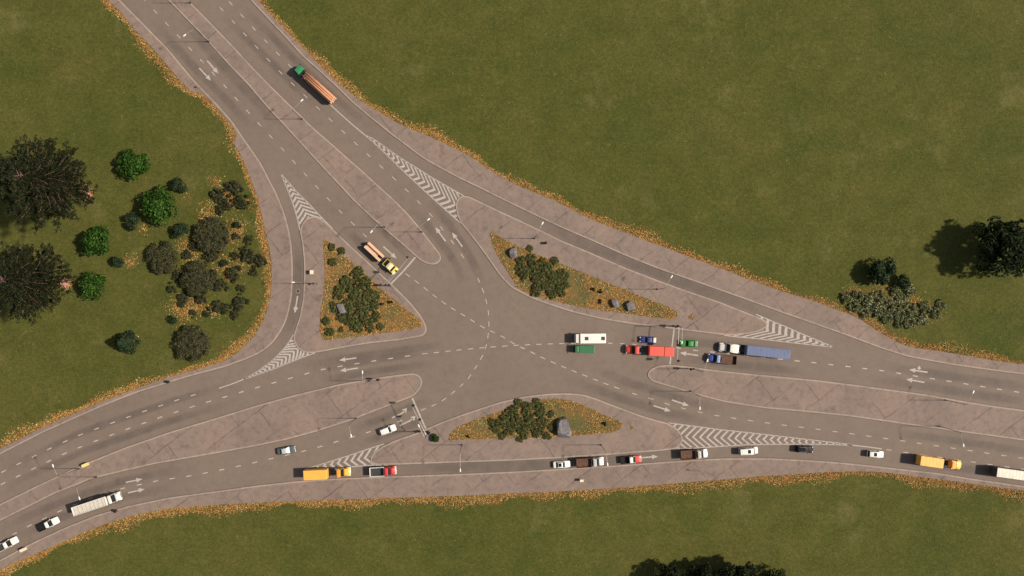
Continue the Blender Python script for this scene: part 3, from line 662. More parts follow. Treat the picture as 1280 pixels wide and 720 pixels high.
# big pines
def pine_meshes(H, R, zc, seed):
    rs = np.random.default_rng(seed)
    bt = bmesh.new(); lean = [(0,0,-.2),(0,0,.5),(.05,.02,2.),(.15,.1,H*.4),(.0,.1,H*.7),(.1,0,H*.93)]
    tube(bt, lean, [1.35,.8,.58,.45,.28,.08], 10)
    for k in range(7):
        th = k*2*PI/7+.3; tube(bt, [(.5*math.cos(th),.5*math.sin(th),.7),(1.1*math.cos(th),1.1*math.sin(th),.22),(1.75*math.cos(th+.1),1.75*math.sin(th+.1),-.05)], [.3,.2,.06], 6)
    bl = bmesh.new(); PP = []; AX = []; SD = []
    nl = 130
    for i in range(nl):
        u = (i+.5)/nl; z = zc+(H-zc)*u**.9; th = i*2.39996+rs.uniform(-.3, .3)
        prof = math.sin(PI*min(1, .22+.78*(z-zc)/(H-zc)))**.75 if z > zc else .3
        L = R*max(.16, prof)*rs.uniform(.72, 1.08)
        d = np.array([math.cos(th), math.sin(th), 0]); rise = rs.uniform(.02, .24)*L+ .25*L*u
        bow = rs.uniform(-.18, .18)*L; side = np.array([-d[1], d[0], 0])
        pts = []
        for t in np.linspace(0, 1, 7): pts.append(d*L*t + side*bow*math.sin(PI*t*.9) + np.array([0,0,z-.25+rise*t-.10*L*t*t]))
        tube(bl, [tuple(p) for p in pts], [.085*(1-.8*t)+.012 for t in np.linspace(0, 1, 7)], 4)
        pts = np.array(pts)
        for j in range(int(9+L*3.0)):                 # side twigs carrying needle sprays
            t = rs.uniform(.12, 1.0); p = np.array([np.interp(t, np.linspace(0,1,7), pts[:,k]) for k in range(3)])
            sg = 1 if j % 2 else -1; tl = rs.uniform(.7, 1.9)*(1.15-.45*t)
            dv = d*rs.uniform(.6, 1.)+side*sg*rs.uniform(.2, 1.)+np.array([0,0,rs.uniform(-.05,.5)]); dv /= np.linalg.norm(dv)
            q = p+dv*tl
            if j % 7 == 0: tube(bl, [tuple(p), tuple(q)], [.045,.015], 4)
            m = int(6+tl*5)
            for s in np.linspace(.25, 1.1, m):
                PP.append(p+dv*tl*s+rs.normal(0, .07, 3)); AX.append(dv); SD.append(np.cross(dv, rs.normal(0, 1, 3)+np.array([0,0,1.3])))
    PP, AX, SD = map(np.array, (PP, AX, SD)); SD /= np.linalg.norm(SD, axis=1)[:,None]; n = len(PP)
    sg = np.where(np.arange(n) % 2 == 0, 1., -1.)[:,None]
    D = AX*.75+SD*sg*.8; D /= np.linalg.norm(D, axis=1)[:,None]
    B = np.cross(D, np.cross(AX, SD)); B /= np.linalg.norm(B, axis=1)[:,None]
    ln = RNG.uniform(.34, .70, (n,1)); wd = RNG.uniform(.07, .14, (n,1))
    V = np.empty((n,4,3)); V[:,0] = PP; V[:,1] = PP+D*ln*.55+B*wd; V[:,2] = PP+D*ln; V[:,3] = PP+D*ln*.55-B*wd
    me = quads('needles', V, tones(n, PAL_PINE)); me.materials.append(M['leaf'])
    return bt, bl, me
def pine(px, H, R, zc, seed, label):
    t = thing('pine_tree', W(px), 0, label, 'tree', 'big pines at the left edge')
    bt, bl, me = pine_meshes(H, R, zc, seed)
    obj('trunk', bt, M['redbark'], t, True); obj('limbs', bl, M['limbbark'], t, True); obj('crown', me, None, t)
pine((109,242), 30, 11.2, 11.5, 3, 'huge dark pine with bare reddish twigs, upper of two at the left edge')
pine((82,354), 27, 10.2, 11., 5, 'huge dark pine at the left edge below the other pine, beside a green bush')

# fallen leaves
def inside_many(P2, q):
    r = np.zeros(len(P2), bool); x, y = P2[:,0], P2[:,1]; j = len(q)-1
    for i in range(len(q)):
        xi, yi = q[i]; xj, yj = q[j]
        c = ((yi > y) != (yj > y)); 
        with np.errstate(divide='ignore', invalid='ignore'): c &= x < (xj-xi)*(y-yi)/(yj-yi)+xi
        r ^= c; j = i
    return r
def litter(name, pts2, z, sz=.175, up=True, pal=PAL_LITTER, var=.22, wts=None):
    n = len(pts2); p = np.array([tuple(W(q, z)) for q in pts2]); p[:,2] += RNG.uniform(.01, .09, n)
    nr = np.tile([0,0,1.], (n,1)); me = leaf_mesh(name, p, nr, np.full(n, sz), tones(n, pal, wts, var), .65, .45)
    o = obj(name, me, M['litter']); o['kind'] = 'stuff'; return o
def strip_points(q, side, w, dens, seed):
    rs = np.random.default_rng(seed); nn = normals(q); ok = (q[:,0] > -60) & (q[:,0] < 1340) & (q[:,1] > -60) & (q[:,1] < 780)
    idx = np.where(ok)[0]; out = []; ph = rs.uniform(0, 6, 6)
    for i in idx:
        s = i*2.0; loc = w*(1+.35*math.sin(s/23+ph[0])+.25*math.sin(s/9.3+ph[1])+.2*math.sin(s/57+ph[2]))
        dn = dens*(1+.3*math.sin(s/31+ph[3])+.25*math.sin(s/12+ph[4]))
        for _ in range(rs.poisson(max(.2, dn))):
            u = rs.beta(1.05, 2.3); out.append(q[i]+nn[i]*side*(u*loc*2.0-.3)+rs.normal(0, .9, 2))
    return out
def side_of(q, o_): return 1
litter('fallen_leaves', strip_points(wo, 1, 5.4, 44, 1), .0)
litter('fallen_leaves', strip_points(eo, -1, 5.2, 44, 2), .0)
litter('fallen_leaves', strip_points(so, 1, 6.2, 50, 3), .0)
for bi, q in enumerate(BEDS):
    rs = np.random.default_rng(40+bi); mn, mx = q.min(0), q.max(0); out = []
    cand = rs.uniform(mn, mx, (int((mx-mn).prod()*2.4), 2)); cand = cand[inside_many(cand, q)]
    for p in cand:
        de = np.min(np.linalg.norm(q-p, axis=1))
        f = .5+.5*math.sin(p[0]/9.+bi)*math.cos(p[1]/7.)
        pr = .85*max(1.0*math.exp(-de/5.), .6*f*f+.06)
        if bi == 1 and 695 < p[0] < 735 and 512 < p[1] < 538: pr *= .25
        if bi == 2 and 708 < p[0] < 730: pr *= .35
        if rs.uniform() < pr: out.append(p)
    litter('fallen_leaves', out, .2, .175)
rs = np.random.default_rng(77); out = []
for x, y, r, k in [(270,227,8,1),(282,250,15,1),(257,273,11,1),(296,285,13,1.1),(290,300,10,.8),(232,306,10,.9),(277,332,12,1),(288,345,7,.8),(163,327,9,.9),(180,286,7,.7),(235,245,6,.5),(171,422,5,.5),(228,387,17,1.2),(246,380,14,1),(268,388,10,.8),(262,260,12,.6),(300,330,14,.5),(240,320,16,.5),
                   (110,243,8,1.2),(84,355,8,1.2),(1068,368,12,.7),(1090,380,14,.9),(1118,388,16,.7),(1140,380,12,.9),(1150,390,16,.5),(1100,366,14,.6),(1166,390,12,.5),(310,255,9,.5)]:
    for _ in range(int(r*r*k*2.6)): out.append(np.array([x,y])+rs.normal(0, r*.52, 2))
litter('fallen_leaves', out, .0)
for c, r, lab in (((864,396), 3.0, 'leaf_pile'), ((790,535.5), 1.8, 'leaf_pile')):
    out = [np.array(c)+rs.normal(0, r*.6, 2) for _ in range(int(r*r*14))]
    o = litter('leaf_pile', out, .15, .16)
    tag(o, 'round heap of orange leaves on concrete behind the right hand traffic signal' if r > 2 else 'small brown clump of leaves on concrete at the right end of the bottom bed', 'leaf pile')
# grass blades in tufts over the whole lawn near the view
rs = np.random.default_rng(5); n = 45000
p2 = np.c_[rs.uniform(-30, 1310, n), rs.uniform(-30, 750, n)]
roadpoly = np.vstack([wo, so, eo[::-1]])
p2 = p2[~inside_many(p2, roadpoly)]; n = len(p2)
pp = np.c_[(p2[:,0]-640)/S, (360-p2[:,1])/S, np.full(n, .022)]
nr = np.c_[rs.normal(0, .03, (n,2)), np.ones(n)]
me = leaf_mesh('grass_tufts', pp, nr, np.full(n, .26), tones(n, [(.040,.045,.009),(.055,.058,.0125),(.070,.068,.018),(.10,.090,.03)], [.35,.37,.22,.06], .15), .45, .03)
o = obj('grass_tufts', me, M['litter']); o['kind'] = 'stuff'

# ------------------------------------------------------------------ rocks
def rock(px, lx, ly, h, rz, seed, label, z=.2, seen_h=1.):
    bm = bmesh.new(); bmesh.ops.create_icosphere(bm, subdivisions=4, radius=1.)
    rs = np.random.default_rng(seed); pl = [Vector(rs.normal(0,1,3)).normalized() for _ in range(9)]; dd = list(rs.uniform(.66, .92, 9))
    for ax in ((1,0,.1),(-1,.1,.15),(.1,1,.2),(0,-1,.1),(.15,.1,1),(-.3,.2,1)): pl.append((Vector(ax)+Vector(rs.normal(0,.14,3))).normalized()); dd.append(rs.uniform(.60,.74))
    from mathutils import noise as mn
    for v in bm.verts:
        c = v.co.copy()
        for p_, d_ in zip(pl, dd):
            t = c.dot(p_)
            if t > d_: c -= p_*(t-d_)*.96
        c *= 1+.06*mn.fractal(c*2.4+Vector((seed,0,0)), 1., 2., 4)
        v.co = Vector((c.x*lx/2*1.34, c.y*ly/2*1.34, (c.z*.62+.42)*h))
    o = obj('rock', bm, M['rock'], None, False); c = W(unproj(px, seen_h), z); o.location = c; o.rotation_euler = (0,0,rz)
    return tag(o, label, 'rock')
rock((704,534), 3.6, 5.6, 2.4, math.radians(14), 2, 'very large grey boulder standing in the bottom bed beside the shrubs')
rock((641.5,315.5), 2.1, 2.9, 1.5, math.radians(15), 5, 'pale grey rock beside the thicket in the upper corner of the north east bed')
rock((769,379), 2.0, 2.6, 1.4, math.radians(20), 8, 'dark grey rock, left one of the pair in the north east bed')
rock((788,382.5), 2.4, 2.7, 1.5, math.radians(30), 9, 'dark grey rock, right and larger one of the pair in the north east bed')
rock((426.5,386), 1.9, 3.0, 1.3, math.radians(22), 12, 'pale grey squarish rock among the shrubs of the left triangular bed')

# ------------------------------------------------------------------ vehicles
def wheel(parent, x, y, r=.34, w=.24, n=18):
    bm = bmesh.new(); yy = y
    prof = [(-.5,.62),(-.5,.88),(-.36,1.),(.36,1.),(.5,.88),(.5,.62)]; rings = []
    for a, b in prof: rings.append([bm.verts.new((r*b*math.cos(2*PI*k/n), a*w, r*b*math.sin(2*PI*k/n))) for k in range(n)])
    for A, B in zip(rings, rings[1:]+rings[:1]):
        for k in range(n): bm.faces.new((A[k], A[(k+1) % n], B[(k+1) % n], B[k]))
    o = obj('wheel', bm, M['tyre'], parent); o.location = (x, yy, r)
    bm = bmesh.new(); tube(bm, [(0,-.42*w,0),(0,.42*w,0)], r*.62, 12)
    tube(bm, [(0,-.47*w,0),(0,.47*w,0)], r*.2, 8)
    obj('rim', bm, M['rim'], o)
    return o
def lights(t, xf, xr, yw, zf, zr, s=.28):
    for sg in (1, -1):
        bm = bmesh.new(); box(bm, (xf, sg*yw, zf), (.16, s*1.1, s*.55), bev=.03); obj('headlight', bm, M['lamp'], t)
        bm = bmesh.new(); box(bm, (xr, sg*yw, zr), (.10, s*.9, s*.6), bev=.02); obj('taillight', bm, M['red'], t)
def mirrors(t, x, y, z, mt, s=1.):
    for sg in (1, -1):
        bm = bmesh.new(); box(bm, (x, sg*(y+.11*s), z), (.13*s, .2*s, .15*s), bev=.03); obj('mirror', bm, mt, t)
def cabin(t, xb, xf, tb, tf, wb, wt, zb, zt, mt, roofmat=None, pillar=True):
    """greenhouse: bottom from xb to xf, top from tb to tf; glass panes + roof with pillars"""
    B = [(xb,-wb,zb),(xf,-wb,zb),(xf,wb,zb),(xb,wb,zb)]; T = [(tb,-wt,zt),(tf,-wt,zt),(tf,wt,zt),(tb,wt,zt)]
    def pane(name, a, b, c, d, nrm):
        bm = bmesh.new(); pts = [Vector(B[a]), Vector(B[b]), Vector(T[c]), Vector(T[d])]
        slab(bm, pts, Vector(nrm)*.02); obj(name, bm, M['glass'], t)
    pane('windscreen', 1, 2, 2, 1, (1,0,.4)); pane('rear_window', 3, 0, 0, 3, (-1,0,.3))
    pane('side_window', 0, 1, 1, 0, (0,-1,.2)); pane('side_window', 2, 3, 3, 2, (0,1,.2))
    bm = bmesh.new()
    loft(bm, [(tb-.10, wt*.86, zt-.01, zt+.05), (tb-.02, wt*1.0, zt-.02, zt+.075), ((tb+tf)/2, wt*1.04, zt-.02, zt+.10), (tf+.01, wt*1.0, zt-.02, zt+.075), (tf+.09, wt*.86, zt-.01, zt+.045)], 16, 4.)
    if pillar:
        for i in range(4): tube(bm, [Vector(B[i])*1.0, Vector(T[i])], .045, 5)
        for sg in (-1, 1): tube(bm, [((xb+xf)/2-.1, sg*(wb+.012), zb), ((tb+tf)/2-.1, sg*(wt+.012), zt)], .04, 5)
    obj('roof', bm, roofmat or mt, t, True)
def car(col, L=4.6, Wd=1.9, style='saloon', roof=None, hood=None, white_rear=False):
    """parts are built around the origin, x forward"""
    t = thing('car', (0,0,0)); mt = paint(col); w = Wd/2; h = L/2
    bm = bmesh.new(); zt = .92 if style != 'van' else 1.02
    nose = zt-.16
    loft(bm, [(-h, w*.80, .38, zt-.12, 3), (-h+.07, w*.90, .30, zt-.04, 3.6), (-h+.4, w*.985, .26, zt, 4.2), (-h*.45, w, .25, zt+.02, 4.5), (.0, w, .25, zt+.02, 4.5), (h*.40, w, .25, zt-.01, 4.2), (h*.72, w*.975, .26, zt-.09, 3.8), (h-.2, w*.90, .28, nose-.06, 3.2), (h-.04, w*.78, .34, nose-.16, 3), (h, w*.66, .40, nose-.24, 3)], 24)
    obj('body', bm, mt, t, True)
    zb = zt-.05
    if style == 'saloon': cabin(t, -h*.70, h*.36, -h*.42, h*.06, w*.86, w*.70, zb, 1.38, mt, roof)
    elif style == 'hatch': cabin(t, -h*.94, h*.38, -h*.76, h*.10, w*.88, w*.72, zb, 1.44, mt, roof)
    elif style == 'suv': cabin(t, -h*.95, h*.42, -h*.84, h*.20, w*.90, w*.78, zb, 1.66, mt, roof)
    elif style == 'van': cabin(t, -h*.97, h*.62, -h*.93, h*.38, w*.92, w*.82, zb, 1.86, mt, roof)
    if style in ('suv', 'van', 'sunroof') or hood == 'sunroof':
        zr = {'suv': 1.66, 'van': 1.86}.get(style, 1.38)+.095
        bm = bmesh.new(); box(bm, (-h*.22 if style != 'van' else -.1, 0, zr), (.85, 1.0, .03), bev=.01); obj('sunroof', bm, M['glass'], t)
        if style != 'saloon':
            for sg in (1, -1):
                bm = bmesh.new(); tube(bm, [(-h*.75, sg*w*.68, zr-.02), (-h*.7, sg*w*.68, zr+.06), (h*.08, sg*w*.68, zr+.06), (h*.13, sg*w*.68, zr-.02)], .025, 6); obj('roof_rail', bm, M['chrome'], t)
    bm = bmesh.new(); box(bm, (h-.03, 0, .40), (.12, w*1.25, .14), bev=.03); obj('bumper', bm, M['black'], t)
    bm = bmesh.new(); box(bm, (-h+.03, 0, .40), (.12, w*1.45, .16), bev=.03); obj('bumper', bm, M['black'], t)
    lights(t, h-.15, -h+.05, w*.62, .63, .72)
    mirrors(t, h*.30, w*.92, 1.0, mt)
    for x in (-h*.58, h*.62):
        for sg in (1, -1): wheel(t, x, sg*(w-.12))
    return t
def pickup(col, bed, L=5.6, Wd=1.95, roof=None):
    t = thing('pickup_truck', (0,0,0)); mt = paint(col); w = Wd/2; h = L/2; xb = -h*.16
    bm = bmesh.new()
    loft(bm, [(xb, w*.97, .36, 1.06, 5), (xb+.15, w, .34, 1.08, 5), (h*.45, w, .34, 1.06, 4.5), (h*.75, w*.98, .36, 1.0, 4), (h-.22, w*.92, .38, .92, 3.4), (h-.03, w*.80, .44, .80, 3), (h, w*.70, .48, .74, 3)], 24)
    obj('body', bm, mt, t, True)
    bm = bmesh.new()
    for sg in (1, -1): box(bm, (-h+.02+(xb+h)/2, sg*(w-.05), .80), (xb+h-.06, .10, .52), bev=.02)
    box(bm, (-h+.06, 0, .80), (.08, Wd-.24, .52), bev=.02); box(bm, (xb-.07, 0, .82), (.08, Wd-.24, .54), bev=.02)
    obj('bed_side', bm, mt if bed != 'black' else M['black'], t)
    bm = bmesh.new(); box(bm, ((xb-h)/2, 0, .585), (xb+h-.2, Wd-.22, .06)); obj('bed_floor', bm, M['black'] if bed == 'black' else M['dark_metal'], t)
    cabin(t, xb+.04, h*.44, xb+.16, h*.14, w*.92, w*.78, 1.02, 1.66, mt, roof)
    bm = bmesh.new(); box(bm, (h-.02, 0, .50), (.14, w*1.5, .18), bev=.04); obj('bumper', bm, M['chrome'], t)
    lights(t, h-.14, -h+.04, w*.68, .72, .78); mirrors(t, h*.36, w*.95, 1.15, mt)
    for x in (-h*.60, h*.62):
        for sg in (1, -1): wheel(t, x, sg*(w-.13), .38, .26)
    return t
def truck_cab(t, xf, mt, Wd=2.4, bonnet=1.7, cabl=1.9, ztop=2.75, roofmat=None, bonmat=None, visor=False):
    """conventional cab whose nose is at xf; returns x of the back of the cab"""
    w = Wd/2; bw = w*.80; xc = xf-bonnet
    bm = bmesh.new()
    loft(bm, [(xc+.0, bw*1.02, .75, 1.72, 5), (xc+.4, bw, .72, 1.70, 4.5), (xf-.45, bw*.95, .72, 1.56, 4), (xf-.12, bw*.88, .75, 1.45, 3.5), (xf, bw*.78, .80, 1.36, 3.2)], 20)
    obj('bonnet', bm, bonmat or mt, t, True)
    for sg in (1, -1):
        bm = bmesh.new(); loft(bm, [(xf-1.25, .20, .62, .92, 3), (xf-.95, .23, .62, 1.12, 3), (xf-.5, .23, .62, 1.14, 3), (xf-.12, .2, .60, .95, 3)], 12)
        bmesh.ops.translate(bm, vec=(0, sg*(w-.24), 0), verts=bm.verts[:]); obj('mudguard', bm, bonmat or mt, t, True)
    xb = xc-cabl
    bm = bmesh.new(); box(bm, ((xb+xc)/2, 0, 1.33), (cabl, Wd-.06, 1.16), bev=.08); obj('cab', bm, mt, t)
    zb, zt = 1.86, ztop-.12; a = w-.08; b = w-.20
    sleeper = max(0, cabl-1.7)
    cabin(t, xb+.06, xc+.04, xb+.10, xc-.72, a, b, zb, zt, mt, roofmat)
    bm = bmesh.new(); box(bm, (xb+.30+sleeper/2, 0, (zb+zt)/2), (.58+sleeper, 2*a+.05, zt-zb+.04), bev=.08); obj('cab_rear', bm, mt, t)
    if visor:
        bm = bmesh.new(); slab(bm, [(xc-.38,-b,zt+.02),(xc-.10,-b,zt-.10),(xc-.10,b,zt-.10),(xc-.38,b,zt+.02)], (0,0,.04)); obj('sun_visor', bm, mt, t)
    bm = bmesh.new(); box(bm, (xf-.02, 0, .62), (.22, Wd-.1, .30), bev=.06); obj('bumper', bm, M['chrome'], t)
    bm = bmesh.new(); box(bm, (xf+.01, 0, 1.05), (.06, bw*1.2, .55), bev=.02); obj('grille', bm, M['chrome'], t)
    for sg in (1, -1):
        bm = bmesh.new(); box(bm, (xf-.16, sg*(w-.25), .98), (.22, .26, .2), bev=.05); obj('headlight', bm, M['lamp'], t)
        bm = bmesh.new(); box(bm, (xc-.15, sg*(w+.16), 2.05), (.12, .22, .42), bev=.03); obj('mirror', bm, M['black'], t)
        bm = bmesh.new(); tube(bm, [(xb-.12, sg*(w-.22), .9), (xb-.12, sg*(w-.22), ztop+.15)], .085, 8); obj('exhaust_stack', bm, M['chrome'], t)
    for sg in (1, -1): wheel(t, xf-.70, sg*(w-.16), .5, .3)
    return xb
def truck_wheels(t, xs, w, r=.5, dual=True):
    for x in xs:
        for sg in (1, -1): wheel(t, x, sg*(w-(.28 if dual else .16)), r, .52 if dual else .3)
def tails(t, x, w, z=.8):
    for sg in (1, -1):
        bm = bmesh.new(); box(bm, (x, sg*(w-.28), z), (.08, .34, .16), bev=.02); obj('taillight', bm, M['red'], t)
def chassis(t, x0, x1, z=.78, name='chassis'):
    bm = bmesh.new()
    for sg in (1, -1): box(bm, ((x0+x1)/2, sg*.42, z), (x1-x0, .16, .26))
    for x in np.arange(x0+.3, x1-.2, 1.1): box(bm, (x, 0, z), (.12, .70, .18))
    obj(name, bm, M['chassis'], t)
def box_body(t, name, x0, x1, Wd, z0, z1, mt, ribs=True, roofmat=None, rib_mat=None):
    bm = bmesh.new(); box(bm, ((x0+x1)/2, 0, (z0+z1)/2), (x1-x0, Wd, z1-z0), bev=.05)
    b = obj(name, bm, mt, t)
    bm = bmesh.new(); box(bm, ((x0+x1)/2, 0, z1+.012), (x1-x0-.16, Wd-.16, .05), bev=.02)
    if ribs:
        for x in np.arange(x0+.6, x1-.3, .95): box(bm, (x, 0, z1+.045), (.05, Wd-.3, .03))
    obj('roof_panel', bm, roofmat or mt, b)
    bm = bmesh.new()
    for sg in (1, -1): box(bm, (x0-.015, sg*(Wd/4-.02), (z0+z1)/2), (.04, Wd/2-.14, z1-z0-.2), bev=.01)
    d = obj('rear_door', bm, mt, b)
    bm = bmesh.new()
    for sg in (1, -1):
        box(bm, ((x0+x1)/2, sg*(Wd/2+.008), z0+.06), (x1-x0-.1, .035, .14))
        box(bm, ((x0+x1)/2, sg*(Wd/2+.008), z1-.07), (x1-x0-.1, .035, .12))
        for x in np.arange(x0+.35, x1-.2, .8): box(bm, (x, sg*(Wd/2+.006), (z0+z1)/2), (.07, .03, z1-z0-.32))
    obj('side_rail', bm, rib_mat or mt, b)
    return b
def semi(col, trail, L, cabl=1.9, bonnet=1.6, trail_len=6.6, Wd=2.5, roof=None, hopper=False, zt=3.5, cab_bon=None, rail=None, rearmat=None):
    t = thing('semi_truck', (0,0,0)); mt = paint(col); h = L/2
    xb = truck_cab(t, h, mt, Wd-.1, bonnet, cabl, 2.9, None, paint(cab_bon) if cab_bon else None)
    tx1 = -h+trail_len
    chassis(t, tx1-1.6, h-.6)
    bm = bmesh.new(); tube(bm, [(tx1-.5, 0, 1.0), (tx1-.5, 0, 1.12)], .55, 16); obj('fifth_wheel', bm, M['dark_metal'], t)
    for sg in (1, -1):
        bm = bmesh.new(); tube(bm, [(xb-.9, sg*.86, .72), (xb+.35, sg*.86, .72)], .3, 12); obj('fuel_tank', bm, M['chrome'], t)
    tm = paint(trail, .5, .35, .2)
    if hopper:
        b = thing_trailer = None
        bm = bmesh.new(); w = Wd/2; z0, z1 = 1.15, zt
        # tapering open hopper filled to just below its rim
        hexa(bm, [(-h+.25,-w*.62,z0),(tx1-.25,-w*.62,z0),(tx1-.25,w*.62,z0),(-h+.25,w*.62,z0)], [(-h,-w+.02,z1-.55),(tx1,-w+.02,z1-.55),(tx1,w-.02,z1-.55),(-h,w-.02,z1-.55)])
        b = obj('trailer', bm, tm, t)
        bm = bmesh.new()
        for sg in (1, -1): box(bm, ((-h+tx1)/2, sg*(w-.06), z1-.30), (trail_len-.02, .10, .52), bev=.02)
        for x in (-h+.06, tx1-.06): box(bm, (x, 0, z1-.30), (.10, Wd-.24, .52), bev=.02)
        obj('trailer_rim', bm, tm, b)
        bm = bmesh.new()
        for x in np.arange(-h+.7, tx1-.4, 1.15): box(bm, (x, 0, z1-.12), (.08, Wd-.25, .07))
        obj('tarp_bow', bm, paint((.5,.47,.42)), b)
        bm = bmesh.new(); box(bm, ((-h+tx1)/2, 0, z1-.30), (trail_len-.26, Wd-.26, .06)); obj('tarpaulin', bm, paint((.44,.40,.34), .8, .5, 0.), b)
    else:
        b = box_body(t, 'trailer', -h, tx1, Wd, 1.15, zt, tm, True, roof, paint(rail) if rail else None)
    bm = bmesh.new()
    for sg in (1, -1):
        box(bm, (-h+trail_len/2, sg*.5, 1.02), (trail_len-.3, .14, .2)); tube(bm, [(tx1-2.0, sg*.6, 1.), (tx1-2.0, sg*.6, .25)], .06, 6)
    obj('trailer_frame', bm, M['chassis'], b)
    tails(t, -h-.02, Wd/2, .98)
    truck_wheels(t, [xb-.75, xb-1.75] if tx1-xb > -3 and L > 15 else [tx1-.45], Wd/2)
    truck_wheels(t, [-h+1.1, -h+2.2], Wd/2)
    return t
def tipper(col, bedmat, L=7.6, Wd=2.45, bon=None, cab2=None, inner=None):
    t = thing('tipper_truck', (0,0,0)); mt = paint(col); h = L/2; w = Wd/2; bl = L*.56
    xb = truck_cab(t, h, mt, Wd-.15, 1.35, 1.55, 2.6, None, paint(bon) if bon else None)
    chassis(t, -h+.3, h-.5); x0, x1 = -h, -h+bl; z0, z1 = 1.15, 2.15
    bm = bmesh.new()
    for sg in (1, -1): box(bm, ((x0+x1)/2, sg*(w-.05), (z0+z1)/2), (bl, .10, z1-z0), bev=.02)
    for x, q in ((x0+.06, .0), (x1-.06, .0)): box(bm, (x, 0, (z0+z1)/2), (.10, Wd-.24, z1-z0-.03), bev=.02)
    for sg in (1, -1):
        for x in np.arange(x0+.35, x1-.2, .75): box(bm, (x, sg*(w+.02), (z0+z1)/2), (.09, .07, z1-z0-.1))
    b = obj('tipper_bed', bm, bedmat, t)
    bm = bmesh.new(); box(bm, ((x0+x1)/2, 0, z0+.12), (bl-.22, Wd-.22, .16)); obj('bed_floor', bm, inner or bedmat, b)
    tails(t, -h-.02, w, .95); truck_wheels(t, [-h+.9, -h+1.95], w)
    return t
def box_truck(col, boxcol, L, Wd=2.2, z1=2.7, cabl=None, vents=0, cabcol=None, forward=True):
    t = thing('box_truck', (0,0,0)); mt = paint(cabcol or col); h = L/2; w = Wd/2; cl = cabl or 1.5
    zc = min(z1-.15, 2.3)
    bm = bmesh.new()
    loft(bm, [(h-cl, w*.97, .55, 1.30, 6), (h-.5, w*.97, .5, 1.28, 5), (h-.12, w*.93, .5, 1.22, 4), (h, w*.82, .55, 1.08, 4)], 20)
    obj('cab', bm, mt, t, True)
    cabin(t, h-cl+.05, h-.12 if vents else h-.22, h-cl+.08, h-.30 if vents else h-.75, w*.93, w*.86, 1.24, zc + (.25 if vents else 0), mt)
    box_body(t, 'cargo_box', -h, h-cl-.06, Wd, .85, z1, paint(boxcol, .5, .3, .2), vents == 0)
    chassis(t, -h+.2, h-.4, .62)
    if vents:
        bm = bmesh.new(); box(bm, (h-cl/2-.10, 0, zc+.27), (cl-.16, Wd-.16, .34), bev=.09); obj('roof_fairing', bm, mt, t)
    for k in range(vents):
        bm = bmesh.new(); box(bm, (-h+.75+k*(L-cl-2.6), 0, z1+.09), (.95, .95, .10), bev=.03); obj('roof_vent', bm, M['dark_metal'], t)
    if vents:
        bm = bmesh.new(); box(bm, (-h+.8+(L-cl)*.42, .05, z1+.07), (.5, .3, .06), bev=.02); obj('roof_hatch', bm, paint((.55,.53,.5)), t)
    bm = bmesh.new(); box(bm, (h-.03, 0, .52), (.16, Wd-.1, .2), bev=.04); obj('bumper', bm, M['dark_metal'], t)
    lights(t, h-.08, -h-.01, w*.75, .85, .95); mirrors(t, h-.5, w, 1.55, M['black'], 1.3)
    wheel(t, h-.85, w-.15, .42, .28); wheel(t, h-.85, -w+.15, .42, .28); truck_wheels(t, [-h+1.3], w, .42)
    return t
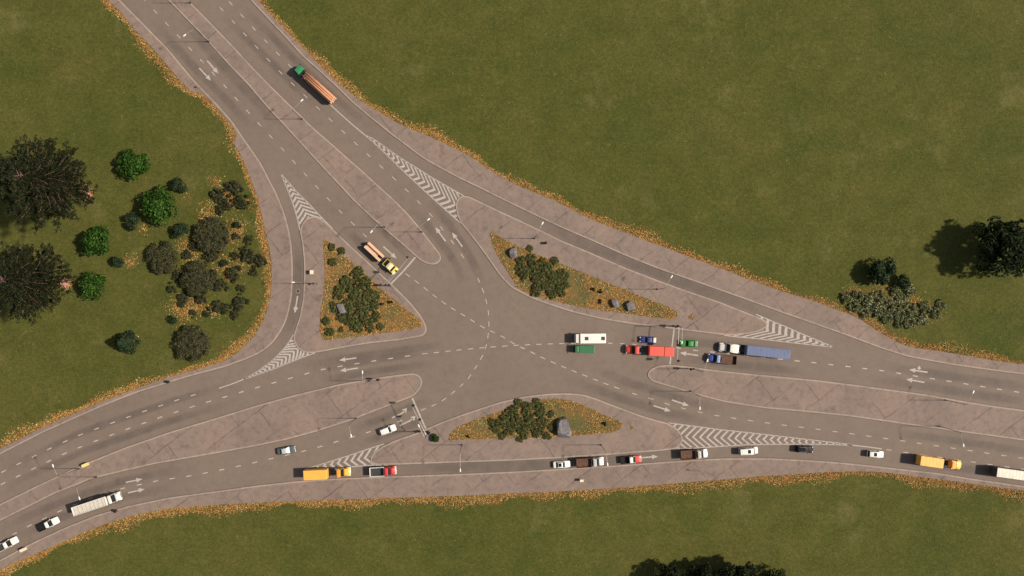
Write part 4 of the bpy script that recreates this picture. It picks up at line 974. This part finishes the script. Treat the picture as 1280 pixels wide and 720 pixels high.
def flat_truck(kind):
    if kind == 'log':
        L = 13.9; t = thing('log_truck', (0,0,0)); h = L/2; col = (.02,.17,.065); mt = paint(col)
        w = 1.2
        bm = bmesh.new(); loft(bm, [(h-2.3, w*.97, .7, 1.75, 6), (h-.5, w*.97, .65, 1.72, 5), (h-.1, w*.93, .65, 1.6, 4), (h, w*.84, .7, 1.45, 4)], 20); obj('cab', bm, mt, t, True)
        cabin(t, h-2.2, h-.22, h-2.15, h-.62, w*.93, w*.84, 1.66, 2.75, mt)
        bm = bmesh.new(); box(bm, (h-1.95, 0, 2.2), (.5, w*1.9, 1.12), bev=.08); obj('cab_rear', bm, mt, t)
        mirrors(t, h-.5, w, 2.1, M['black'], 1.5)
        bm = bmesh.new(); box(bm, (h-.03, 0, .6), (.2, 2.3, .3), bev=.05); obj('bumper', bm, M['dark_metal'], t)
        lights(t, h-.08, -h+.05, w*.75, .95, .95)
        chassis(t, -h+.1, h-.5, .88)
        bm = bmesh.new()
        for x in np.linspace(-h+.9, h-3.6, 5):
            box(bm, (x, 0, 1.08), (.16, 2.4, .14))
            for sg in (1, -1): box(bm, (x, sg*1.17, 1.85), (.12, .08, 1.55))
        obj('bolster', bm, M['dark_metal'], t)
        bm = bmesh.new(); box(bm, (h-2.75, 0, 1.9), (.1, 2.4, 1.7), bev=.02); obj('headboard', bm, M['dark_metal'], t)
        wheel(t, h-1.2, 1.05, .5, .3); wheel(t, h-1.2, -1.05, .5, .3); truck_wheels(t, [h-3.6, -h+1.2, -h+2.3], 1.25)
        return t, L
    L = 11.0; t = thing('flatbed_truck', (0,0,0)); h = L/2; mt = paint((.56,.43,.06)); w = 1.12
    bm = bmesh.new(); loft(bm, [(h-4.2, w*.97, .5, 1.2, 6), (h-1.5, w, .48, 1.22, 5), (h-.4, w*.95, .48, 1.05, 4), (h, w*.8, .55, .9, 3.5)], 20); obj('body', bm, mt, t, True)
    cabin(t, h-3.1, h-1.0, h-2.9, h-1.55, w*.92, w*.8, 1.16, 1.9, mt, paint((.62,.52,.28)))
    bm = bmesh.new(); box(bm, (h-3.75, 0, 1.22), (.95, 1.75, .06)); obj('rear_deck', bm, M['black'], t)
    bm = bmesh.new()
    for sg in (1, -1): box(bm, (h-3.65, sg*(w-.1), 1.32), (1.2, .12, .22), bev=.02)
    box(bm, (h-4.2, 0, 1.32), (.12, 2*w-.34, .22), bev=.02); obj('deck_rail', bm, mt, t)
    lights(t, h-.12, -h+.03, w*.7, .72, .8); mirrors(t, h-1.2, w, 1.3, M['black'], 1.2)
    bm = bmesh.new(); box(bm, (h-.03, 0, .55), (.14, 1.9, .2), bev=.04); obj('bumper', bm, M['chrome'], t)
    chassis(t, -h+.2, h-4.0, .72)
    bm = bmesh.new(); box(bm, (-h+2.9, 0, 1.0), (5.8, 2.3, .16), bev=.03); obj('flatbed', bm, M['dark_metal'], t)
    for x in (h-1.0, h-3.3):
        for sg in (1, -1): wheel(t, x, sg*(w-.14), .4, .28)
    truck_wheels(t, [-h+1.5, -h+2.6], 1.12, .42)
    return t, L

def place(t, front, rear, hz, label, cat, group=None):
    f, r = W(unproj(front, hz)), W(unproj(rear, hz)); c = (f+r)/2; d = f-r
    t.location = (c.x, c.y, .02); t.rotation_euler = (0,0,math.atan2(d.y, d.x))
    return tag(t, label, cat, group)
def vlen(front, rear, hz):
    return (W(unproj(front, hz))-W(unproj(rear, hz))).length
WHITE = (.60,.575,.52); CREAM = (.52,.485,.43)
# log truck and its load
t, L = flat_truck('log'); place(t, (369.3,83), (416.5,125.3), 2.5, 'green cabbed log truck driving up the top left road', 'truck')
ld = thing('log_load', t.location.copy(), t.rotation_euler.z, 'stack of long brown logs lying on the green log truck', 'logs')
ld.location.z = 1.17; h = L/2; k = 0
rs = np.random.default_rng(3)
for row, (zz, ys) in enumerate([(.27, (-.84,-.28,.28,.84)), (.76, (-.84,-.28,.28,.84)), (1.25, (-.82,-.27,.28,.83)), (1.72, (-.55,.0,.56))]):
    for y in ys:
        r = .27*rs.uniform(.92, 1.02); x0, x1 = -h-.1+rs.uniform(0,.4), h-3.0-rs.uniform(0,.5); bm = bmesh.new()
        tube(bm, [(x0, y, zz), ((x0+x1)/2, y+rs.uniform(-.01,.01), zz), (x1, y, zz)], [r, r*.96, r*.9], 12)
        me = bpy.data.meshes.new('log'); bmesh.ops.recalc_face_normals(bm, faces=bm.faces[:]); 
        for f in bm.faces: f.material_index = 1 if len(f.verts) > 4 else 0; f.smooth = len(f.verts) == 4
        bm.to_mesh(me); bm.free(); me.materials.append(M['log']); me.materials.append(M['logend']); obj('log', me, None, ld)
t, L = flat_truck('flat'); place(t, (493.5,338.5), (460,307), 1.4, 'yellow flatbed truck waiting at the upper stop line', 'truck')
ld = thing('timber_load', t.location.copy(), t.rotation_euler.z, 'two bundles of pale sawn planks on the yellow flatbed truck', 'timber'); ld.location.z = 1.10
h = L/2
for lay in range(5):
    for y in (-.88,-.53,.16+.37,.88) if lay < 4 else (-.88,-.53,.53,.88):
        bm = bmesh.new(); box(bm, (-h+2.9+random.uniform(-.06,.06), y, .12+lay*.235), (5.7, .335, .22), bev=.01); obj('plank', bm, M['timber'], ld)
    bm = bmesh.new(); box(bm, (-h+2.2, -.18 if lay % 2 else .16, .12+lay*.235 if lay < 4 else .9), (4.2, .30, .22), bev=.01)
    if lay < 3: obj('plank', bm, M['timber'], ld)
    else: bm.free()

def add(builder, front, rear, hz, label, cat, group=None):
    t = builder(vlen(front, rear, hz)); place(t, front, rear, hz, label, cat, group); return t
RED = (.52,.035,.02); ORANGE = (.62,.25,.02); YEL = (.66,.33,.05)
add(lambda L: box_truck(WHITE, WHITE, L, 2.6, 3.1, 1.3, 2, CREAM), (719,423.3), (757.3,423.0), 3.0, 'long white box truck with two dark roof vents crossing the junction', 'truck')
add(lambda L: box_truck((.012,.10,.03), (.012,.10,.03), L, 2.0, 2.2, 1.7), (715.8,436.3), (743,436.8), 2.0, 'small dark green box truck beside the white box truck', 'truck')
add(lambda L: car((.018,.025,.12), L, 1.85, 'saloon'), (799.5,424.3), (820,425.3), .8, 'dark blue car with a white trunk lid ahead of the stop line', 'car')
add(lambda L: semi(RED, (.56,.06,.035), L, 1.7, 1.6, 6.7, 2.5), (784,437.3), (842,440), 3.0, 'bright red semi truck with red trailer crossing the stop line', 'truck')
add(lambda L: car((.015,.16,.02), L, 1.95, 'saloon'), (849.5,428.8), (872.2,430), .8, 'bright green car stopped behind the signal mast arm', 'car')
add(lambda L: semi((.62,.57,.50), (.062,.085,.17), L, 3.0, 1.9, 11.9, 2.6, cab_bon=(.55,.51,.46), zt=3.4), (901.8,434.3), (987.5,443.3), 3.2, 'long semi truck with white cab and blue trailer', 'truck')
add(lambda L: tipper((.16,.20,.32), M['rust'], L, 2.5, (.02,.05,.21)), (886.5,447.5), (920.8,450.8), 2.0, 'blue tipper truck with a rusty bed beside the blue trailer', 'truck')
add(lambda L: car(WHITE, L, 1.95, 'hatch'), (494.6,533.8), (474.3,541.2), .8, 'white car arriving at the lower left stop line', 'car')
add(lambda L: car((.05,.068,.070), L, 1.95, 'saloon', paint((.33,.36,.34))), (369.5,561), (346.5,565), .8, 'grey green car alone in the lower left lanes', 'car')
add(lambda L: semi(ORANGE, YEL, L, 1.7, 1.7, 6.4, 2.55, cab_bon=(.60,.34,.03)), (436,591.5), (379.7,594), 3.0, 'orange semi truck with yellow trailer entering the slip road', 'truck')
add(lambda L: tipper((.42,.02,.02), paint((.70,.67,.62)), L, 2.45, None, None, M['dark_metal']), (494,588.8), (462,590.6), 2.0, 'red tipper truck with an empty white bed on the slip road', 'truck')
add(lambda L: pickup(WHITE, 'black', L, 2.0), (72.5,649.5), (47,661.5), 1.0, 'white pickup truck with a black bed behind the white hopper truck', 'pickup truck')
add(lambda L: pickup(WHITE, 'steel', L, 2.0), (21.3,674), (-5,687.5), 1.0, 'white pickup truck with a grey bed cut off by the left edge', 'pickup truck')
add(lambda L: semi(WHITE, (.62,.59,.52), L, 1.5, 1.3, 9.6, 2.5, hopper=True, zt=3.3), (146.7,621.5), (91,639.8), 3.0, 'white semi truck with a tarped hopper trailer in the lower left lanes', 'truck')
add(lambda L: car(WHITE, L, 1.9, 'saloon', None, 'sunroof'), (713,580.0), (691.5,581.3), .8, 'white car with a black sunroof on the slip road behind a rusty tipper', 'car')
add(lambda L: tipper((.33,.32,.31), M['rust'], L, 2.5, (.56,.54,.50)), (754.6,577.4), (720.5,579.4), 2.0, 'rusty tipper truck with grey cab between the white car and the red pickup', 'truck')
add(lambda L: pickup((.46,.025,.02), 'black', L, 2.0, paint(WHITE)), (801.5,573.6), (775.5,575.6), 1.0, 'red pickup truck with white roof and black bed on the slip road', 'pickup truck')
add(lambda L: tipper((.36,.33,.28), M['rust'], L, 2.5, (.70,.67,.62)), (885,567.3), (851,569.3), 2.0, 'rusty tipper truck with white bonnet at the end of the slip road', 'truck')
add(lambda L: car((.60,.575,.52), L, 2.0, 'van'), (948.5,563.3), (924.5,565), 1.4, 'white people carrier with a dark sunroof beside the lower hatching', 'van')
add(lambda L: car((.006,.006,.007), L, 1.95, 'suv'), (1017,562.2), (995,561.2), 1.0, 'black car driving below the tip of the lower hatching', 'car')
add(lambda L: car((.56,.53,.47), L, 1.9, 'suv'), (1106,568.8), (1085,567.2), 1.2, 'cream white small van ahead of the black car', 'car')
add(lambda L: semi(ORANGE, YEL, L, 1.7, 1.7, 6.4, 2.55, cab_bon=(.62,.36,.04)), (1206,583.3), (1149.5,575.3), 3.0, 'orange semi truck with yellow trailer in the lower right lanes', 'truck')
add(lambda L: semi((.10,.07,.05), (.045,.035,.03), L, 1.9, 1.7, 10.8, 2.6, paint((.50,.44,.35))), (1325,600.8), (1245.5,590), 3.3, 'brown semi trailer with a cream ribbed roof cut off by the right edge', 'truck')
# white lid on the blue car, highlights are left to the sun
for o_ in [x for x in COL.objects if x.get('label', '').startswith('dark blue car')]:
    bm = bmesh.new(); box(bm, (-1.85, 0, .93), (.85, 1.35, .06), bev=.02); obj('trunk_lid', bm, paint(WHITE), o_)

# ------------------------------------------------------------------ street furniture
def arm_dir(v): d = Vector((v[0], -v[1])); return math.atan2(d.y, d.x), d.length/S/1.05
def street_lamp(base, arm, label, z=.15):
    a, L = arm_dir(arm); t = thing('street_lamp', W(base, z), a, label, 'street lamp', 'street lamps along the kerbs')
    bm = bmesh.new(); tube(bm, [(0,0,0),(0,0,.9),(0,0,.95),(0,0,9.4),(.12,0,9.8),(.5,0,9.95)], [.14,.13,.075,.055,.05,.045], 10)
    box(bm, (0,0,.03), (.5,.5,.06)); obj('pole', bm, M['pole'], t)
    bm = bmesh.new(); tube(bm, [(.5,0,9.95),(L*.5,0,10.12),(L-.2,0,10.2)], [.045,.04,.035], 8); obj('arm', bm, M['polegrey'], t)
    bm = bmesh.new(); loft(bm, [(L-.35,.06,10.15,10.27,3), (L-.1,.16,10.11,10.30,3), (L+.45,.17,10.12,10.29,3), (L+.62,.08,10.15,10.24,3)], 12); obj('lamp_head', bm, M['head'], t, True)
    return t
for b, a, lab in [((261,52.3),(-11,8.5),'street lamp on the left kerb of the upper median, beside the two arrows'), ((238,4),(11,-9),'street lamp on the upper median nearest the top edge'),
    ((377.5,149),(12,-11),'street lamp on the right kerb of the upper median, level with the log truck'), ((480.6,284),(-8.5,10),'street lamp on the left kerb of the upper median near the flatbed truck'),
    ((527,290),(13,-10.5),'street lamp on the right kerb of the upper median near its rounded end'), ((392,354.4),(-13,-.2),'street lamp over the left slip road beside the beige cabinet'),
    ((462,476),(-.5,-15),'street lamp on the top kerb of the left median by two white arrows'), ((98.7,585.6),(-5,-13.5),'street lamp on the left median just left of the yellow bin'),
    ((120.6,596),(4.6,15),'street lamp on the left median reaching over the hopper truck'), ((445,522.8),(3,13.5),'street lamp on the lower kerb of the left median'),
    ((577.5,556),(.3,22),'street lamp below the left end of the bottom bed'), ((751,556),(1.8,14.5),'street lamp right of the boulder over the rusty tipper'),
    ((668,298),(7.5,-14),'street lamp above the pale rock over the right slip road'), ((821,361.5),(8,-14),'street lamp above the twin rocks over the right slip road'),
    ((862.5,489),(0,15),'street lamp on the lower kerb of the right median'), ((867,461),(4.5,-14),'street lamp on the top kerb of the right median beside the blue tipper'),
    ((1181,500),(6.6,-15.5),'street lamp on the top kerb of the right median near the right edge'), ((1173,532.5),(2.8,15.5),'street lamp on the lower kerb of the right median above the orange semi truck')]:
    street_lamp(b, a, lab)
def signal_head(parent, loc, rz, n=3):
    bm = bmesh.new(); box(bm, (0,0,0), (.36,.42,1.25), bev=.05)
    for k in range(3): tube(bm, [(.2,0,.42-.42*k),(.45,0,.42-.42*k)], .17, 12, False)
    box(bm, (-.05,0,0), (.05,.66,1.5))
    o = obj('signal_head', bm, M['black'], parent); o.location = loc; o.rotation_euler = (0,0,rz)
    for k, mt in enumerate(('lred','lamber','lgreen')):
        bm = bmesh.new(); tube(bm, [(.21,0,.42-.42*k),(.235,0,.42-.42*k)], .15, 12); obj('lens', bm, M[mt], o)
    return o
def signal(base, along, L, label, heads, face, lamp):
    a = math.atan2(-along[1], along[0]); t = thing('traffic_signal', W(base, .15), a, label, 'traffic light', 'mast arm traffic signals')
    bm = bmesh.new(); tube(bm, [(0,0,0),(0,0,1.2),(0,0,1.25),(0,0,10.0)], [.2,.19,.14,.10], 12); box(bm, (0,0,.04), (.6,.6,.08)); obj('pole', bm, M['dark_metal'], t)
    bm = bmesh.new(); tube(bm, [(.1,0,5.9),(1.2,0,6.1),(L,0,6.2)], [.10,.085,.06], 8); obj('mast_arm', bm, M['polegrey'], t)
    bm = bmesh.new(); tube(bm, [(.05,0,9.9),(lamp*.5,0,10.15),(lamp-.2,0,10.2)], [.06,.05,.045], 8); obj('lamp_arm', bm, M['polegrey'], t)
    bm = bmesh.new(); loft(bm, [(lamp-.35,.06,10.15,10.27,3), (lamp-.1,.16,10.11,10.30,3), (lamp+.45,.17,10.12,10.29,3), (lamp+.62,.08,10.15,10.24,3)], 12); obj('lamp_head', bm, M['head'], t, True)
    for x in heads: signal_head(t, (x, -.22*face, 6.0), -face*PI/2)
    signal_head(t, (-.1, -.32*face, 3.2), -face*PI/2)
    bm = bmesh.new(); box(bm, (.32,0,2.6), (.34,.26,.5), bev=.04); obj('walk_signal', bm, M['black'], t)
    return t
signal((535.5,539.5), (-18,-37.5), 9.0, 'mast arm traffic signal beside the small green bush at the lower left stop line', (4.6, 8.8), 1, 3.5)
signal((487,357), (27.5,-33.5), 9.6, 'mast arm traffic signal at the upper stop line in front of the yellow flatbed truck', (4.6, 9.4), -1, 3.7)
signal((842,407.5), (-2,42), 9.4, 'mast arm traffic signal over the green car at the right stop line', (5.0, 9.2), -1, 3.9)
t = thing('signal_post', W((859,460.3), .15), 0, 'short black signal post on the rounded end of the right median', 'traffic light')
bm = bmesh.new(); tube(bm, [(0,0,0),(0,0,3.4)], [.08,.06], 8); obj('pole', bm, M['dark_metal'], t)
signal_head(t, (.2,0,3.1), 0)
t = thing('signal_post', W((475.5,473.5), .15), PI, 'short black signal post on the top kerb of the left median', 'traffic light')
bm = bmesh.new(); tube(bm, [(0,0,0),(0,0,3.2)], [.08,.06], 8); obj('pole', bm, M['dark_metal'], t)
signal_head(t, (.2,0,2.7), 0)
t = thing('signal_post', W((510,467.8+4), .15), 0) if False else None

def cabinet(px, rz, mt, label, d=(1.1,.6,1.25)):
    t = thing('utility_cabinet', W(px, .15), rz, label, 'utility cabinet')
    bm = bmesh.new(); box(bm, (0,0,d[2]/2+.05), d, bev=.03); obj('housing', bm, M[mt], t)
    bm = bmesh.new(); box(bm, (0,0,.05), (d[0]+.14,d[1]+.14,.1)); obj('plinth', bm, M['kerb'], t)
    bm = bmesh.new()
    for sg in (1,-1): box(bm, (sg*d[0]*.24, -d[1]/2-.012, d[2]/2+.05), (d[0]*.45,.03,d[2]*.85), bev=.008)
    o = obj('door', bm, M[mt], t)
    bm = bmesh.new(); box(bm, (.06, -d[1]/2-.04, d[2]*.55), (.03,.04,.16)); obj('handle', bm, M['black'], o)
    bm = bmesh.new(); box(bm, (0,0,d[2]+.075), (d[0]+.08,d[1]+.08,.05), bev=.015); obj('lid', bm, M[mt], t)
cabinet((390.5,340.5), PI/2, 'beige', 'beige utility cabinet on the concrete right of the left slip road', (1.05,.7,1.2))
cabinet((726.5,599.5), 0, 'beige', 'beige utility cabinet on the lower pavement below the rusty tipper', (.95,.6,1.2))
cabinet((31,686), math.radians(25), 'beige', 'pale utility cabinet on the lower left pavement by the kerb', (1.4,.7,1.0))
cabinet((108.5,580.5), math.radians(25), 'yellow', 'yellow utility cabinet on the left median by the kerb', (1.5,.75,1.1))
def litter_bin(px, label, z=.15):
    t = thing('litter_bin', W(px, z), random.uniform(0, 3), label, 'litter bin')
    bm = bmesh.new(); tube(bm, [(0,0,.08),(0,0,.12),(0,0,.85),(0,0,.92)], [.26,.32,.36,.36], 14); obj('bin_body', bm, M['dark_metal'], t)
    bm = bmesh.new(); tube(bm, [(0,0,1.05),(0,0,1.1),(0,0,1.2)], [.40,.40,.12], 14)
    for k in range(3): tube(bm, [(.33*math.cos(2.1*k),.33*math.sin(2.1*k),.9),(.33*math.cos(2.1*k),.33*math.sin(2.1*k),1.08)], .03, 5)
    obj('hood', bm, M['black'], t)
    bm = bmesh.new(); tube(bm, [(0,0,-.02),(0,0,.09)], [.3,.28], 12); obj('base', bm, M['dark_metal'], t)
litter_bin((682,304), 'black litter bin on concrete beside the right slip road above the thicket')
litter_bin((146,638), 'black litter bin on the lower left pavement by the hopper truck')
litter_bin((211.5,477), 'black litter bin on the narrow kerb of the left road')
def hydrant(px):
    t = thing('fire_hydrant', W(px, .15), 0, 'small dark red fire hydrant at the corner of the upper left pavement', 'fire hydrant')
    mt = paint((.16,.03,.025)); bm = bmesh.new(); tube(bm, [(0,0,0),(0,0,.08),(0,0,.1),(0,0,.62),(0,0,.66),(0,0,.74),(0,0,.86)], [.24,.24,.16,.15,.2,.19,.05], 12); obj('barrel', bm, mt, t)
    bm = bmesh.new(); tube(bm, [(-.3,0,.5),(.3,0,.5)], .08, 8); tube(bm, [(0,0,.45),(0,-.3,.45)], .1, 8); obj('outlet', bm, mt, t)
hydrant((246.5,109))
def sign_post(px, rz, label):
    t = thing('sign_post', W(px, .15), rz, label, 'sign post')
    bm = bmesh.new(); tube(bm, [(0,0,0),(0,0,2.9)], .04, 8); obj('pole', bm, M['polegrey'], t)
    bm = bmesh.new(); tube(bm, [(.05,0,2.5),(.075,0,2.5)], .38, 20); obj('sign_plate', bm, M['dark_metal'], t)
sign_post((871.5,587.5), math.radians(60), 'thin sign post on the lower pavement right of the last rusty tipper')
sign_post((398.5,355), math.radians(0), 'thin sign post next to the left bed behind the slip road lamp')
def manhole(px, lab):
    bm = bmesh.new(); tube(bm, [(0,0,.0),(0,0,.012)], .40, 24); o = obj('manhole_cover', bm, M['dark_metal']); o.location = W(px, .0215)
    tag(o, lab, 'manhole cover')
    bm = bmesh.new(); n = 28
    for k in range(n):
        a, b = 2*PI*k/n, 2*PI*(k+1)/n
        bm.faces.new([bm.verts.new((r*math.cos(t), r*math.sin(t), .006)) for r, t in ((.42,a),(.58,a),(.58,b),(.42,b))])
    bmesh.ops.remove_doubles(bm, verts=bm.verts[:], dist=1e-4); obj('collar', bm, M['kerb'], o)
manhole((372.5,364), 'round manhole cover in the left slip road above its arrow'); manhole((149,619), 'round manhole cover in front of the white hopper truck')

# ------------------------------------------------------------------ camera, light
cam = bpy.data.cameras.new('camera'); co = bpy.data.objects.new('camera', cam); COL.objects.link(co)
c = W(NAD); co.location = (c.x, c.y, CAM_H); co.rotation_euler = (0,0,0)
fw = 1280/S; cam.sensor_width = 36; cam.lens = 36*CAM_H/fw; cam.shift_x = -c.x/fw; cam.shift_y = -c.y/fw
cam.clip_end = 8000; cam.clip_start = 1.
scene.camera = co
EL, AZ = 43.0, 0.0          # sun stands in the east (+x)
sun = bpy.data.lights.new('sun', 'SUN'); so_ = bpy.data.objects.new('sun', sun); COL.objects.link(so_)
sun.energy = 4.0; sun.angle = math.radians(2.4); sun.color = (1.0,.90,.77)
dv = Vector((math.cos(math.radians(EL)), 0, math.sin(math.radians(EL))))
so_.rotation_euler = dv.to_track_quat('Z', 'Y').to_euler()
wd = bpy.data.worlds.new('World'); scene.world = wd; wd.use_nodes = True
nt = wd.node_tree; bg = nt.nodes['Background']; sky = nt.nodes.new('ShaderNodeTexSky'); sky.sky_type = 'NISHITA'
sky.sun_disc = False; sky.sun_elevation = math.radians(EL); sky.sun_rotation = math.radians(90)
hs = nt.nodes.new('ShaderNodeHueSaturation'); hs.inputs['Saturation'].default_value = .55
nt.links.new(sky.outputs[0], hs.inputs['Color']); nt.links.new(hs.outputs[0], bg.inputs[0]); bg.inputs[1].default_value = .06
vs = scene.view_settings; vs.view_transform = 'Standard'; vs.look = 'None'; vs.gamma = 1.; vs.use_curve_mapping = False; vs.exposure = .86
